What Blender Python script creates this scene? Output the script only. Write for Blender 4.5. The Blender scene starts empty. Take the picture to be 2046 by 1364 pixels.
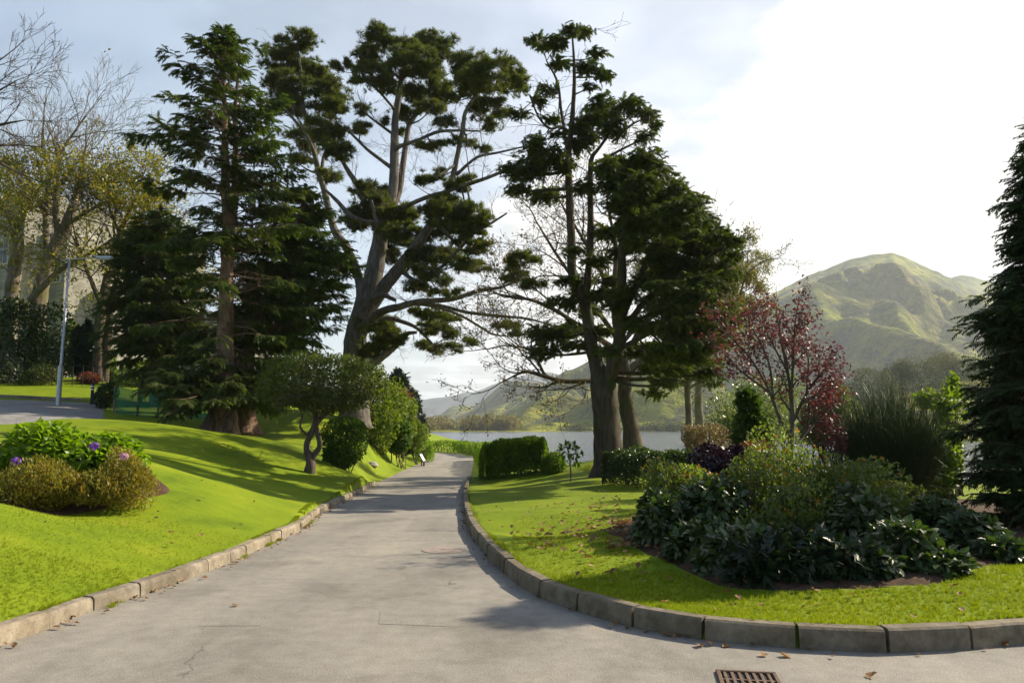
import bpy, math, numpy as np
from mathutils import Vector
# ------------------------------------------------------------------ camera, sky, sun, exposure
SC = bpy.context.scene
F_PX, W_PX, H_PX, HORIZ, EYE = 1550.0, 2046.0, 1364.0, 850.0, 1.6
TH = math.atan((HORIZ - H_PX / 2) / F_PX)
cam_d = bpy.data.cameras.new("camera")
cam_d.sensor_width = 36.0
cam_d.lens = 36.0 * F_PX / W_PX
cam_d.clip_start = 0.1
cam_d.clip_end = 20000
cam = bpy.data.objects.new("camera", cam_d)
SC.collection.objects.link(cam)
cam.location = (0, 0, EYE)
cam.rotation_euler = (math.radians(90) + TH, 0, 0)
SC.camera = cam

SUN_AZ = math.radians(62)      # to the right of the viewing direction (+Y)
SUN_EL = math.radians(34)
SUN_DIR = Vector((math.sin(SUN_AZ) * math.cos(SUN_EL), math.cos(SUN_AZ) * math.cos(SUN_EL), math.sin(SUN_EL)))
sd = bpy.data.lights.new("sun", 'SUN')
sd.energy = 5.0
sd.angle = math.radians(0.5)
sd.color = (1.0, 0.89, 0.69)
sun = bpy.data.objects.new("sun", sd)
SC.collection.objects.link(sun)
sun.rotation_euler = SUN_DIR.to_track_quat('Z', 'Y').to_euler()
sun.location = (20, 20, 40)

SC.view_settings.view_transform = 'Standard'
SC.view_settings.look = 'None'
SC.view_settings.exposure = 0.9
SC.view_settings.gamma = 1.0
SC.cycles.max_bounces = 8
SC.cycles.diffuse_bounces = 4
SC.cycles.glossy_bounces = 2
SC.cycles.transmission_bounces = 6
SC.cycles.volume_bounces = 0
SC.cycles.sample_clamp_indirect = 4.0
SC.cycles.use_denoising = True

world = bpy.data.worlds.new("World")
SC.world = world
world.use_nodes = True
def build_world():
    nt = world.node_tree
    nt.nodes.clear()
    N = lambda t: nt.nodes.new(t)
    L = nt.links.new
    out = N('ShaderNodeOutputWorld'); bg = N('ShaderNodeBackground')
    bg.inputs['Strength'].default_value = 0.095
    L(bg.outputs[0], out.inputs['Surface'])
    sky = N('ShaderNodeTexSky'); sky.sky_type = 'NISHITA'; sky.sun_disc = False
    sky.sun_elevation = SUN_EL; sky.sun_rotation = SUN_AZ
    sky.altitude = 50; sky.air_density = 1.0; sky.dust_density = 1.4; sky.ozone_density = 1.2
    tc = N('ShaderNodeTexCoord')
    sep = N('ShaderNodeSeparateXYZ'); L(tc.outputs['Generated'], sep.inputs[0])
    def math_(op, a, b=None, clamp=False):
        m = N('ShaderNodeMath'); m.operation = op; m.use_clamp = clamp
        for i, v in enumerate((a, b)):
            if v is None: continue
            if isinstance(v, (int, float)): m.inputs[i].default_value = v
            else: L(v, m.inputs[i])
        return m.outputs[0]
    # project the direction on a cloud layer: (x, y) / (z + k)
    zc = math_('ADD', math_('MAXIMUM', sep.outputs['Z'], 0.0), 0.12)
    cx = math_('DIVIDE', sep.outputs['X'], zc); cy = math_('DIVIDE', sep.outputs['Y'], zc)
    cmb = N('ShaderNodeCombineXYZ'); L(cx, cmb.inputs[0]); L(cy, cmb.inputs[1])
    def noise(scale, detail, rough, w):
        n = N('ShaderNodeTexNoise'); n.noise_dimensions = '4D'
        n.inputs['Scale'].default_value = scale; n.inputs['Detail'].default_value = detail
        n.inputs['Roughness'].default_value = rough; n.inputs['W'].default_value = w
        L(cmb.outputs[0], n.inputs['Vector']); return n.outputs['Fac']
    def ramp(fac, lo, hi):
        r = N('ShaderNodeMapRange'); r.interpolation_type = 'SMOOTHSTEP'
        L(fac, r.inputs['Value']); r.inputs['From Min'].default_value = lo; r.inputs['From Max'].default_value = hi
        return r.outputs[0]
    dot = N('ShaderNodeVectorMath'); dot.operation = 'DOT_PRODUCT'
    L(tc.outputs['Generated'], dot.inputs[0]); dot.inputs[1].default_value = SUN_DIR
    sunward = dot.outputs['Value']
    big = noise(0.9, 6, 0.55, 3.1)
    puff = noise(2.6, 8, 0.6, 7.7)
    wisp = noise(0.45, 5, 0.6, 1.3)
    # bank of white cloud on the sun's side with a broken upper edge; low bank near the horizon; thin veil
    elev = sep.outputs['Z']; X = sep.outputs['X']
    t1 = math_('MULTIPLY', ramp(X, -0.25, 0.10), 0.30); 
    lim = math_('ADD', t1, 0.125)                                   # upper limit of the bank rises to the right
    lim = math_('ADD', lim, math_('MULTIPLY', ramp(X, 0.22, 0.44), 0.35))
    d_ = math_('SUBTRACT', lim, elev)
    d_ = math_('ADD', d_, math_('MULTIPLY', math_('SUBTRACT', big, 0.5), 0.22))
    d_ = math_('ADD', d_, math_('MULTIPLY', math_('SUBTRACT', puff, 0.5), 0.55))
    bank = ramp(d_, -0.05, 0.15)
    bank = math_('MULTIPLY', bank, ramp(X, -0.36, -0.02))
    low = math_('ADD', math_('MULTIPLY', elev, -3.4), math_('MULTIPLY', puff, 0.8))
    low = math_('ADD', low, math_('MULTIPLY', X, 0.5))
    low = ramp(low, -0.28, 0.20)
    corner = math_('MULTIPLY', ramp(math_('ADD', math_('SUBTRACT', math_('MULTIPLY', X, -1.0), 0.48), math_('MULTIPLY', math_('SUBTRACT', elev, 0.50), 1.3)), -0.06, 0.14), 0.55)
    veil = math_('ADD', 0.26, math_('MULTIPLY', ramp(wisp, 0.36, 0.70), 0.36))
    veil = math_('MAXIMUM', veil, corner)
    veil = math_('ADD', veil, math_('MULTIPLY', ramp(X, -0.35, 0.45), 0.12))
    front = ramp(sep.outputs['Y'], -0.15, 0.35)
    fac = math_('MAXIMUM', math_('MAXIMUM', bank, math_('MULTIPLY', low, 0.9)), veil)
    fac = math_('MULTIPLY', fac, front)
    fac = math_('MULTIPLY', fac, math_('SUBTRACT', 1.0, math_('MULTIPLY', ramp(elev, 0.54, 0.80), 0.85)))   # clear overhead
    # cloud brightness rises toward the sun; thick parts near the horizon have grey bases
    glow = math_('POWER', math_('MAXIMUM', math_('ADD', math_('MULTIPLY', sunward, 0.5), 0.5), 0.0), 3.0)
    grey = N('ShaderNodeMapRange'); L(noise(3.3, 5, 0.5, 5.2), grey.inputs['Value'])
    grey.inputs['From Min'].default_value = 0.42; grey.inputs['From Max'].default_value = 0.60
    grey.inputs['To Min'].default_value = 0.72; grey.inputs['To Max'].default_value = 1.0
    br = math_('MULTIPLY', math_('ADD', math_('MULTIPLY', glow, 4.4), 5.2), grey.outputs[0])
    cc = N('ShaderNodeCombineColor')
    warm = ramp(X, -0.45, 0.12)                                    # far from the sun the veil is cool, near it warm white
    L(math_('MULTIPLY', br, math_('ADD', 0.76, math_('MULTIPLY', warm, 0.24))), cc.inputs[0]); L(math_('MULTIPLY', br, math_('ADD', 0.88, math_('MULTIPLY', warm, 0.105))), cc.inputs[1]); L(math_('MULTIPLY', br, math_('ADD', 0.98, math_('MULTIPLY', warm, -0.02))), cc.inputs[2])
    mix = N('ShaderNodeMix'); mix.data_type = 'RGBA'
    L(fac, mix.inputs['Factor']); L(sky.outputs[0], mix.inputs['A']); L(cc.outputs[0], mix.inputs['B'])
    L(mix.outputs['Result'], bg.inputs['Color'])
build_world()

# ------------------------------------------------------------------ helpers
rng = np.random.default_rng(11)
COL = SC.collection
def ray(px, py):
    u = (px - W_PX / 2) / F_PX; v = (H_PX / 2 - py) / F_PX
    return u, math.cos(TH) - v * math.sin(TH), math.sin(TH) + v * math.cos(TH)
def at(px, py, Y):
    """world point seen at photo pixel (px, py) at distance Y along the view"""
    x, y, z = ray(px, py); k = Y / y
    return np.array([x * k, Y, EYE + z * k])
def ppm(Y): return F_PX / Y                    # photo pixels per metre at distance Y
def norm(v): return v / np.maximum(np.linalg.norm(v, axis=-1, keepdims=True), 1e-9)

class MB:
    """collects quads and triangles and links them as ONE mesh object"""
    def __init__(s): s.v = []; s.q = []; s.t = []; s.n = 0; s.mq = []; s.mt = []
    def add(s, v, q=None, t=None, mi=0):
        v = np.asarray(v, float).reshape(-1, 3)
        if q is not None and len(q): q = np.asarray(q, int).reshape(-1, 4); s.q.append(q + s.n); s.mq.append(np.full(len(q), mi))
        if t is not None and len(t): t = np.asarray(t, int).reshape(-1, 3); s.t.append(t + s.n); s.mt.append(np.full(len(t), mi))
        s.v.append(v); s.n += len(v)
    def build(s, name, mats, parent=None, smooth=True, origin=None):
        V = np.concatenate(s.v) if s.v else np.zeros((0, 3))
        o = np.zeros(3)
        if parent is not None: o = np.array(parent.location)
        elif origin is not None: o = np.array(origin, float)
        V = V - o
        Q = np.concatenate(s.q) if s.q else np.zeros((0, 4), int)
        T = np.concatenate(s.t) if s.t else np.zeros((0, 3), int)
        me = bpy.data.meshes.new(name)
        me.vertices.add(len(V)); me.vertices.foreach_set('co', V.astype(np.float32).ravel())
        nl = Q.size + T.size
        me.loops.add(nl); me.loops.foreach_set('vertex_index', np.concatenate([Q.ravel(), T.ravel()]).astype(np.int32))
        me.polygons.add(len(Q) + len(T))
        st = np.concatenate([np.arange(len(Q)) * 4, Q.size + np.arange(len(T)) * 3]).astype(np.int32)
        me.polygons.foreach_set('loop_start', st)
        mi = np.concatenate((s.mq if s.q else []) + (s.mt if s.t else [])).astype(np.int32) if nl else np.zeros(0, np.int32)
        me.polygons.foreach_set('material_index', mi)
        me.polygons.foreach_set('use_smooth', np.full(len(Q) + len(T), smooth and not getattr(s, 'flat', False)))
        for m in (mats if isinstance(mats, (list, tuple)) else [mats]): me.materials.append(m)
        me.update(calc_edges=True); me.validate()
        ob = bpy.data.objects.new(name, me); COL.objects.link(ob)
        if parent is not None: ob.parent = parent
        else: ob.location = o
        return ob
    # ---- shapes
    def box(s, c, size, rz=0.0, mi=0, bev=0.0):
        s.flat = True
        x, y, z = np.array(size) / 2.0
        if bev <= 0:
            v = np.array([[-x,-y,-z],[x,-y,-z],[x,y,-z],[-x,y,-z],[-x,-y,z],[x,-y,z],[x,y,z],[-x,y,z]])
            q = [[0,3,2,1],[4,5,6,7],[0,1,5,4],[1,2,6,5],[2,3,7,6],[3,0,4,7]]
        else:
            b = min(bev, x * .49, y * .49, z * .49)
            rings = []
            for (ix, zz) in ((b, -z), (0, -z + b), (0, z - b), (b, z)):
                a, d = x - ix, y - ix
                rings.append([[-a + (b if ix == 0 else 0), -d, zz], [a - (b if ix == 0 else 0), -d, zz], [a, -d + (b if ix == 0 else 0), zz], [a, d - (b if ix == 0 else 0), zz],
                              [a - (b if ix == 0 else 0), d, zz], [-a + (b if ix == 0 else 0), d, zz], [-a, d - (b if ix == 0 else 0), zz], [-a, -d + (b if ix == 0 else 0), zz]])
            v = np.array(rings).reshape(-1, 3); q = []
            for r in range(3):
                for k in range(8):
                    q.append([r*8+k, r*8+(k+1) % 8, r*8+8+(k+1) % 8, r*8+8+k])
            for o, rev in ((0, True), (24, False)):
                for f in ([0,1,2,3],[0,3,4,7],[4,5,6,7]):
                    f = [o + i for i in f]; q.append(f[::-1] if rev else f)
        cs, sn = math.cos(rz), math.sin(rz)
        v = np.stack([v[:,0]*cs - v[:,1]*sn, v[:,0]*sn + v[:,1]*cs, v[:,2]], 1) + np.array(c)
        s.add(v, q, mi=mi)
    def tube(s, P, R, n=8, mi=0, cap=True, rough=0.0, seed=0):
        P = np.asarray(P, float); R = np.broadcast_to(np.asarray(R, float), (len(P),))
        T = norm(np.gradient(P, axis=0))
        ref = np.array([0.31, 0.2, 0.93]) if abs(T[0][2]) < 0.8 else np.array([0.9, 0.3, 0.1])
        A = norm(np.cross(T, ref)); B = np.cross(T, A)
        a = np.arange(n) / n * 2 * math.pi
        rr = R[:, None] * np.ones(n)
        if rough > 0:
            g = np.random.default_rng(seed)
            rr = rr * (1 + rough * (g.random((1, n)) - .5) * 1.4 + rough * (g.random((len(P), n)) - .5))
        v = P[:, None] + (A[:, None] * np.cos(a)[None, :, None] + B[:, None] * np.sin(a)[None, :, None]) * rr[:, :, None]
        i = np.arange(len(P) - 1)[:, None] * n; j = np.arange(n)[None]; j2 = (j + 1) % n
        q = np.stack([i + j, i + j2, i + n + j2, i + n + j], -1).reshape(-1, 4)
        v = v.reshape(-1, 3); t = []
        if cap:
            k = len(v); v = np.concatenate([v, P[:1], P[-1:]]); o = (len(P) - 1) * n
            for jj in range(n):
                t.append([k, (jj + 1) % n, jj]); t.append([k + 1, o + jj, o + (jj + 1) % n])
        s.add(v, q, t, mi=mi)
    def sticks(s, p0, p1, r0, r1, n=4, mi=0):
        """many straight tapered twigs at once"""
        p0 = np.asarray(p0, float); p1 = np.asarray(p1, float)
        if len(p0) == 0: return
        r0 = np.broadcast_to(r0, (len(p0),)); r1 = np.broadcast_to(r1, (len(p0),))
        d = norm(p1 - p0); ref = np.where(np.abs(d[:, 2:3]) > .85, np.array([[1., 0, 0]]), np.array([[0, 0, 1.]]))
        A = norm(np.cross(d, ref)); B = np.cross(d, A)
        a = np.arange(n) / n * 2 * math.pi
        ring = A[:, None] * np.cos(a)[None, :, None] + B[:, None] * np.sin(a)[None, :, None]
        v = np.concatenate([p0[:, None] + ring * r0[:, None, None], p1[:, None] + ring * r1[:, None, None]], 1)
        j = np.arange(n); j2 = (j + 1) % n
        q = (np.arange(len(p0)) * 2 * n)[:, None, None] + np.stack([j, j2, n + j2, n + j], -1)[None]
        s.add(v.reshape(-1, 3), q.reshape(-1, 4), mi=mi)
    def inst(s, tmpl, pos, d, nrm, sc, mi=0):
        """copies a leaf template (length along +Y, normal +Z) to many places"""
        tv, tq = tmpl
        N_ = len(pos)
        if N_ == 0: return
        d = norm(d); x = norm(np.cross(d, nrm)); z = np.cross(x, d)
        sc = np.asarray(sc, float)
        if sc.ndim == 0: sc = np.full(N_, float(sc))
        if sc.ndim == 1: sc = np.repeat(sc[:, None], 3, 1)
        lv = tv[None] * sc[:, None, :]
        v = pos[:, None] + lv[..., 0:1] * x[:, None] + lv[..., 1:2] * d[:, None] + lv[..., 2:3] * z[:, None]
        q = tq[None] + (np.arange(N_) * len(tv))[:, None, None]
        s.add(v.reshape(-1, 3), q.reshape(-1, 4), mi=mi)

def tag(o, label=None, cat=None, group=None, kind=None):
    if label: o['label'] = label
    if cat: o['category'] = cat
    if group: o['group'] = group
    if kind: o['kind'] = kind
    return o
def thing(name, loc, label, cat, group=None):
    o = bpy.data.objects.new(name, None); COL.objects.link(o)
    o.location = [float(c) for c in loc]; o.empty_display_size = 0.3
    return tag(o, label, cat, group)

def rnd_dirs(n, g): return norm(g.normal(size=(n, 3)))
_sn = np.random.default_rng(5)
_SK = norm(_sn.normal(size=(24, 3))) * (0.7 + 0.6 * _sn.random((24, 1))); _SP = _sn.random(24) * 6.28
def snoise(p, freq=1.0, off=0):
    """cheap smooth noise, about -1..1"""
    p = np.asarray(p, float) * freq * 2.2
    a = 0
    for i in range(8):
        k = (i + off * 3) % 24
        a = a + np.sin(p @ _SK[k] + _SP[k] + off * 1.7)
    return a / 3.2
def fbm(p, freq, oct=4, off=0, gain=.5):
    a, amp = 0, 1.0
    for o in range(oct):
        a = a + amp * snoise(p, freq * 2.03 ** o, off + o); amp *= gain
    return a

# ------------------------------------------------------------------ materials
def new_mat(name):
    m = bpy.data.materials.new(name); m.use_nodes = True
    nt = m.node_tree; b = nt.nodes['Principled BSDF']
    return m, nt, b
def node(nt, t, **kw):
    n = nt.nodes.new(t)
    for k, v in kw.items():
        if k.startswith('i_'):
            n.inputs[k[2:].replace('_', ' ')].default_value = v
        else: setattr(n, k, v)
    return n
def ramp_node(nt, stops, interp='LINEAR'):
    r = nt.nodes.new('ShaderNodeValToRGB'); r.color_ramp.interpolation = interp
    while len(r.color_ramp.elements) < len(stops): r.color_ramp.elements.new(0.5)
    for e, (p, c) in zip(r.color_ramp.elements, stops):
        e.position = p; e.color = (*c, 1)
    return r
def leaf_mat(name, cols, trans=0.35, tcol=None, rough=0.45, spec=0.4, clump=0.6):
    """leaf: colour varies leaf by leaf and in soft patches, part of the light comes through"""
    m, nt, b = new_mat(name); L = nt.links.new
    geo = node(nt, 'ShaderNodeNewGeometry')
    nz = node(nt, 'ShaderNodeTexNoise', i_Scale=clump, i_Detail=3.0)
    tcn = node(nt, 'ShaderNodeTexCoord'); L(tcn.outputs['Object'], nz.inputs['Vector'])
    mp = node(nt, 'ShaderNodeMapRange'); mp.inputs['From Min'].default_value = 0.3; mp.inputs['From Max'].default_value = 0.7
    L(nz.outputs['Fac'], mp.inputs['Value'])
    mx = node(nt, 'ShaderNodeMath', operation='MULTIPLY_ADD'); mx.inputs[1].default_value = 0.6
    L(geo.outputs['Random Per Island'], mx.inputs[0])
    m2 = node(nt, 'ShaderNodeMath', operation='MULTIPLY'); m2.inputs[1].default_value = 0.4; L(mp.outputs[0], m2.inputs[0])
    L(m2.outputs[0], mx.inputs[2])
    n = len(cols)
    r = ramp_node(nt, [(i / max(1, n - 1), c) for i, c in enumerate(cols)])
    L(mx.outputs[0], r.inputs['Fac'])
    L(r.outputs['Color'], b.inputs['Base Color'])
    b.inputs['Roughness'].default_value = rough
    b.inputs['Specular IOR Level'].default_value = spec
    tr = node(nt, 'ShaderNodeBsdfTranslucent')
    if tcol is None: tcol = (1.5, 1.7, 0.6)
    mc = node(nt, 'ShaderNodeMix', data_type='RGBA', blend_type='MULTIPLY'); mc.inputs['Factor'].default_value = 1.0
    L(r.outputs['Color'], mc.inputs['A']); mc.inputs['B'].default_value = (*tcol, 1)
    L(mc.outputs['Result'], tr.inputs['Color'])
    ms = node(nt, 'ShaderNodeMixShader'); ms.inputs['Fac'].default_value = trans
    L(b.outputs[0], ms.inputs[1]); L(tr.outputs[0], ms.inputs[2])
    L(ms.outputs[0], nt.nodes['Material Output'].inputs['Surface'])
    return m
def bark_mat(name, c1, c2, scale=6.0, moss=None, bump=0.6):
    m, nt, b = new_mat(name); L = nt.links.new
    tcn = node(nt, 'ShaderNodeTexCoord'); mpn = node(nt, 'ShaderNodeMapping'); mpn.inputs['Scale'].default_value = (1, 1, 0.22)
    L(tcn.outputs['Object'], mpn.inputs['Vector'])
    nz = node(nt, 'ShaderNodeTexNoise', i_Scale=scale, i_Detail=7.0, i_Roughness=0.68); L(mpn.outputs[0], nz.inputs['Vector'])
    r = ramp_node(nt, [(0.32, c1), (0.66, c2)]); L(nz.outputs['Fac'], r.inputs['Fac'])
    col = r.outputs['Color']
    if moss:
        n2 = node(nt, 'ShaderNodeTexNoise', i_Scale=1.1, i_Detail=4.0); L(tcn.outputs['Object'], n2.inputs['Vector'])
        r2 = ramp_node(nt, [(0.5, (0, 0, 0)), (0.66, (1, 1, 1))]); L(n2.outputs['Fac'], r2.inputs['Fac'])
        mm = node(nt, 'ShaderNodeMix', data_type='RGBA'); L(r2.outputs['Color'], mm.inputs['Factor']); L(col, mm.inputs['A']); mm.inputs['B'].default_value = (*moss, 1)
        col = mm.outputs['Result']
    L(col, b.inputs['Base Color']); b.inputs['Roughness'].default_value = 0.9; b.inputs['Specular IOR Level'].default_value = 0.15
    bp = node(nt, 'ShaderNodeBump'); bp.inputs['Strength'].default_value = bump; bp.inputs['Distance'].default_value = 0.08
    L(nz.outputs['Fac'], bp.inputs['Height']); L(bp.outputs[0], b.inputs['Normal'])
    return m
def plain_mat(name, c, rough=0.6, metal=0.0, var=0.25, scale=8.0, spec=0.4):
    m, nt, b = new_mat(name); L = nt.links.new
    tcn = node(nt, 'ShaderNodeTexCoord')
    nz = node(nt, 'ShaderNodeTexNoise', i_Scale=scale, i_Detail=5.0, i_Roughness=0.6); L(tcn.outputs['Object'], nz.inputs['Vector'])
    c = np.array(c)
    r = ramp_node(nt, [(0.3, tuple(c * (1 - var))), (0.7, tuple(np.minimum(c * (1 + var), 1)))]); L(nz.outputs['Fac'], r.inputs['Fac'])
    L(r.outputs['Color'], b.inputs['Base Color'])
    b.inputs['Roughness'].default_value = rough; b.inputs['Metallic'].default_value = metal; b.inputs['Specular IOR Level'].default_value = spec
    return m
# ------------------------------------------------------------------ lie of the land
_ZR = np.array([(-60, 0), (9, 0), (13, -.11), (18, -.30), (24, -.48), (30, -.60), (36, -.69), (46, -.76), (64, -.8), (130, -.8)])
def zroad(Y): return np.interp(Y, _ZR[:, 0], _ZR[:, 1])
def road_pt(px, py):
    x, y, z = ray(px, py)
    Y = 8.0
    for _ in range(60): Y = 0.5 * Y + 0.5 * (zroad(Y) - EYE) * y / z
    return np.array([x / y * Y, Y, float(zroad(Y))])
LEFT_PX = [(0, 1290), (150, 1232), (300, 1184), (450, 1128), (570, 1072), (600, 1059), (657, 1016), (743, 972), (804, 942), (841, 926), (862, 918), (872, 911)]
RIGHT_PX = [(945, 912), (941, 931), (932, 963), (924, 993), (932, 1046), (954, 1087), (981, 1121), (1026, 1163), (1086, 1198), (1150, 1221), (1244, 1249), (1320, 1266), (1414, 1280), (1512, 1290), (1610, 1297), (1740, 1304), (1859, 1303), (1958, 1296), (2046, 1286)]
def smooth_poly(P, n):
    """Catmull-Rom resample"""
    P = np.asarray(P, float); Q = np.vstack([2 * P[0] - P[1], P, 2 * P[-1] - P[-2]])
    seg = np.linalg.norm(np.diff(P, axis=0), axis=1); cum = np.r_[0, np.cumsum(seg)]
    u = np.linspace(0, cum[-1], n); i = np.clip(np.searchsorted(cum, u, 'right') - 1, 0, len(P) - 2)
    t = ((u - cum[i]) / np.maximum(seg[i], 1e-9))[:, None]
    a, b, c, d = Q[i], Q[i + 1], Q[i + 2], Q[i + 3]
    return 0.5 * (2 * b + (c - a) * t + (2 * a - 5 * b + 4 * c - d) * t ** 2 + (3 * b - a - 3 * c + d) * t ** 3)
left_e = np.array([road_pt(*p) for p in LEFT_PX]); right_e = np.array([road_pt(*p) for p in RIGHT_PX])
left_e = np.vstack([[[-5.4, -2, 0], [-4.6, 2.0, 0]], left_e])
right_e = np.vstack([right_e, [[5.6, 6.0, 0], [8.0, 6.9, 0], [12, 9.0, 0], [18, 12.5, 0]]])
left_s = smooth_poly(left_e, 240); right_s = smooth_poly(right_e, 260)
# beyond the frame of the bend the drive turns left behind the clipped hedge
fl, fr = left_s[-1], right_s[0]
ROAD = np.vstack([left_s[:, :2], [[fl[0] - .5, fl[1] + 3], [fl[0] - 4, fl[1] + 6], [fl[0] - 14, fl[1] + 9]], [[fl[0] - 14, fl[1] + 13], [fl[0] - 3, fl[1] + 11], [fr[0] - .6, fr[1] + 5]], right_s[:, :2], [[30, 12], [30, -40], [-30, -40], [-12, -8]]])
def seg_dist(P, poly, closed=True):
    A = poly; B = np.roll(poly, -1, 0)
    if not closed: A, B = poly[:-1], poly[1:]
    best = np.full(len(P), 1e9)
    for a, b in zip(A, B):
        ab = b - a; t = np.clip(((P - a) @ ab) / max(ab @ ab, 1e-12), 0, 1)
        dd = np.hypot(P[:, 0] - a[0] - t * ab[0], P[:, 1] - a[1] - t * ab[1]); best = np.minimum(best, dd)
    return best
def inside(P, poly):
    x, y = P[:, 0], P[:, 1]; c = np.zeros(len(P), bool)
    A = poly; B = np.roll(poly, -1, 0)
    for (x0, y0), (x1, y1) in zip(A, B):
        if y0 == y1: continue
        hit = ((y0 > y) != (y1 > y)) & (x < (x1 - x0) * (y - y0) / (y1 - y0) + x0); c ^= hit
    return c
# land control points: along both kerb backs, then pixel landmarks with a distance
ctl = []
for e, sg, h in ((left_e[2:], -1, .105), (right_e[:-4], 1, .15)):
    for p in e:
        hh = h if (sg > 0 or p[1] < 29) else .04
        if sg > 0 and p[1] > 40: hh = .06
        ctl.append((p[0] + sg * .2, p[1] + (.0 if sg < 0 else .1), p[2] + hh))
def cp(px, py, Y): ctl.append(tuple(at(px, py, Y)))
# left lawn
for c in [(80, 1030, 10.4), (330, 985, 12.2), (200, 900, 14.5), (0, 850, 22), (200, 837, 25), (450, 960, 18), (330, 850, 25), (440, 880, 30), (490, 862, 33), (400, 832, 35), (230, 832, 31),
          (615, 945, 24), (690, 938, 27), (560, 880, 29), (640, 880, 34), (705, 845, 38), (755, 900, 36), (800, 905, 42), (845, 918, 47), (852, 916, 52), (0, 1000, 9.6), (0, 1180, 6.6), (100, 1150, 7.4)]: cp(*c)
# car park on the upper left, bank behind it
for c in [(0, 806, 33), (190, 808, 36), (90, 828, 27), (0, 765, 42), (200, 762, 44), (320, 775, 44), (560, 790, 46)]: cp(*c)
ctl += [(-30, 20, 1.8), (-45, 45, 4.2), (-22, 60, 4.6), (-12, 60, 3.6), (-45, 90, 6), (-20, 95, 5), (-16, 8, 1.2), (-30, 0, 1.2), (-16, 84, .3), (-9.5, 57, -.2), (-70, 40, 4.5), (-90, 110, 7), (-70, -20, 2), (-14, 110, 1.5)]
# right lawn, bed, shore
for c in [(1000, 985, 23), (1150, 1000, 18), (1100, 1080, 11.5), (1215, 950, 27), (1140, 962, 25.5), (1030, 958, 29.5), (1110, 948, 29.5), (1265, 905, 33), (1600, 1166, 7.2), (1290, 1100, 9.1), (1215, 1050, 11.2), (1900, 1170, 7.1), (2040, 1125, 8.2), (1400, 1210, 6.9), (1750, 1235, 6.25)]: cp(*c)
ctl += [(9.5, 13, .15), (5, 13, .2), (12, 20, 0), (5, 20, -.05), (14, 14, .2), (20, 25, -.2), (8, 28, -.3), (12, 34, -.7), (16, 36, -1.2), (-5, 60, -.75), (-9, 72, -.72), (-14, 76, -.6), (-8, 64, -.7), (-1.0, 46, -.9), (-3.5, 68, -.85), (-6, 82, -.95), (1.0, 36, -.95), (2.2, 36, -1.2), (4.5, 37, -1.5), (3, 41, -2.3), (7, 41, -1.9)]
for x, y in [(3, 46), (9, 46), (20, 50), (40, 50), (60, 44), (0.5, 58), (-2.5, 86), (-5, 98), (30, 46)]: ctl.append((x, y, -3.0))
ctl = np.array(ctl)
def tps_fit(P, z, lam=0.02):
    n = len(P); d = np.linalg.norm(P[:, None] - P[None], axis=-1)
    K = np.where(d > 0, d * d * np.log(np.maximum(d, 1e-9)), 0) + lam * np.eye(n)
    Pm = np.hstack([np.ones((n, 1)), P]); A = np.block([[K, Pm], [Pm.T, np.zeros((3, 3))]])
    return np.linalg.solve(A, np.r_[z, 0, 0, 0])
_S = 10.0
_tw = tps_fit(ctl[:, :2] / _S, ctl[:, 2], 0.003)
def land(P):
    P = np.asarray(P, float).reshape(-1, 2); out = np.zeros(len(P)); C = ctl[:, :2] / _S
    for i in range(0, len(P), 20000):
        q = P[i:i + 20000] / _S; d2 = ((q[:, None] - C[None]) ** 2).sum(-1)
        K = 0.5 * d2 * np.log(np.maximum(d2, 1e-12)); out[i:i + 20000] = K @ _tw[:-3] + _tw[-3] + q @ _tw[-2:]
    return np.clip(out, -4.2, 9)
def ground(P):
    """final ground height: the lawn, cut down under the drive"""
    P = np.asarray(P, float).reshape(-1, 2)
    z = land(P) + 0.018 * snoise(np.c_[P, np.zeros(len(P))], .9)
    near = (np.abs(P[:, 0]) < 40) & (P[:, 1] < 100)
    idx = np.where(near)[0]; ins = np.zeros(len(P), bool); dist = np.full(len(P), 99.)
    if len(idx):
        ins[idx] = inside(P[idx], ROAD); dist[idx] = seg_dist(P[idx], ROAD)
    sd_ = np.where(ins, -dist, dist)
    zr = zroad(P[:, 1])
    wd = .10 + 2.0 * np.clip((P[:, 1] - 28.5) / 4, 0, 1) * (P[:, 0] < -1.9)
    k = np.clip((sd_ - 0.02) / wd, 0, 1); k = k * k * (3 - 2 * k)
    lift = np.where(sd_ > 0, np.maximum(z, zr + np.clip(.02 + sd_ * .1, 0, .03) - np.clip((sd_ - 6) / 4, 0, 1) * 99), z)
    return (zr - 0.07 + np.clip((wd - .1) / 2.0, 0, 1) * np.clip(sd_ / .12, 0, 1) * .085) * (1 - k) + lift * k, sd_
def gz(x, y): return float(ground([[x, y]])[0][0])

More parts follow.
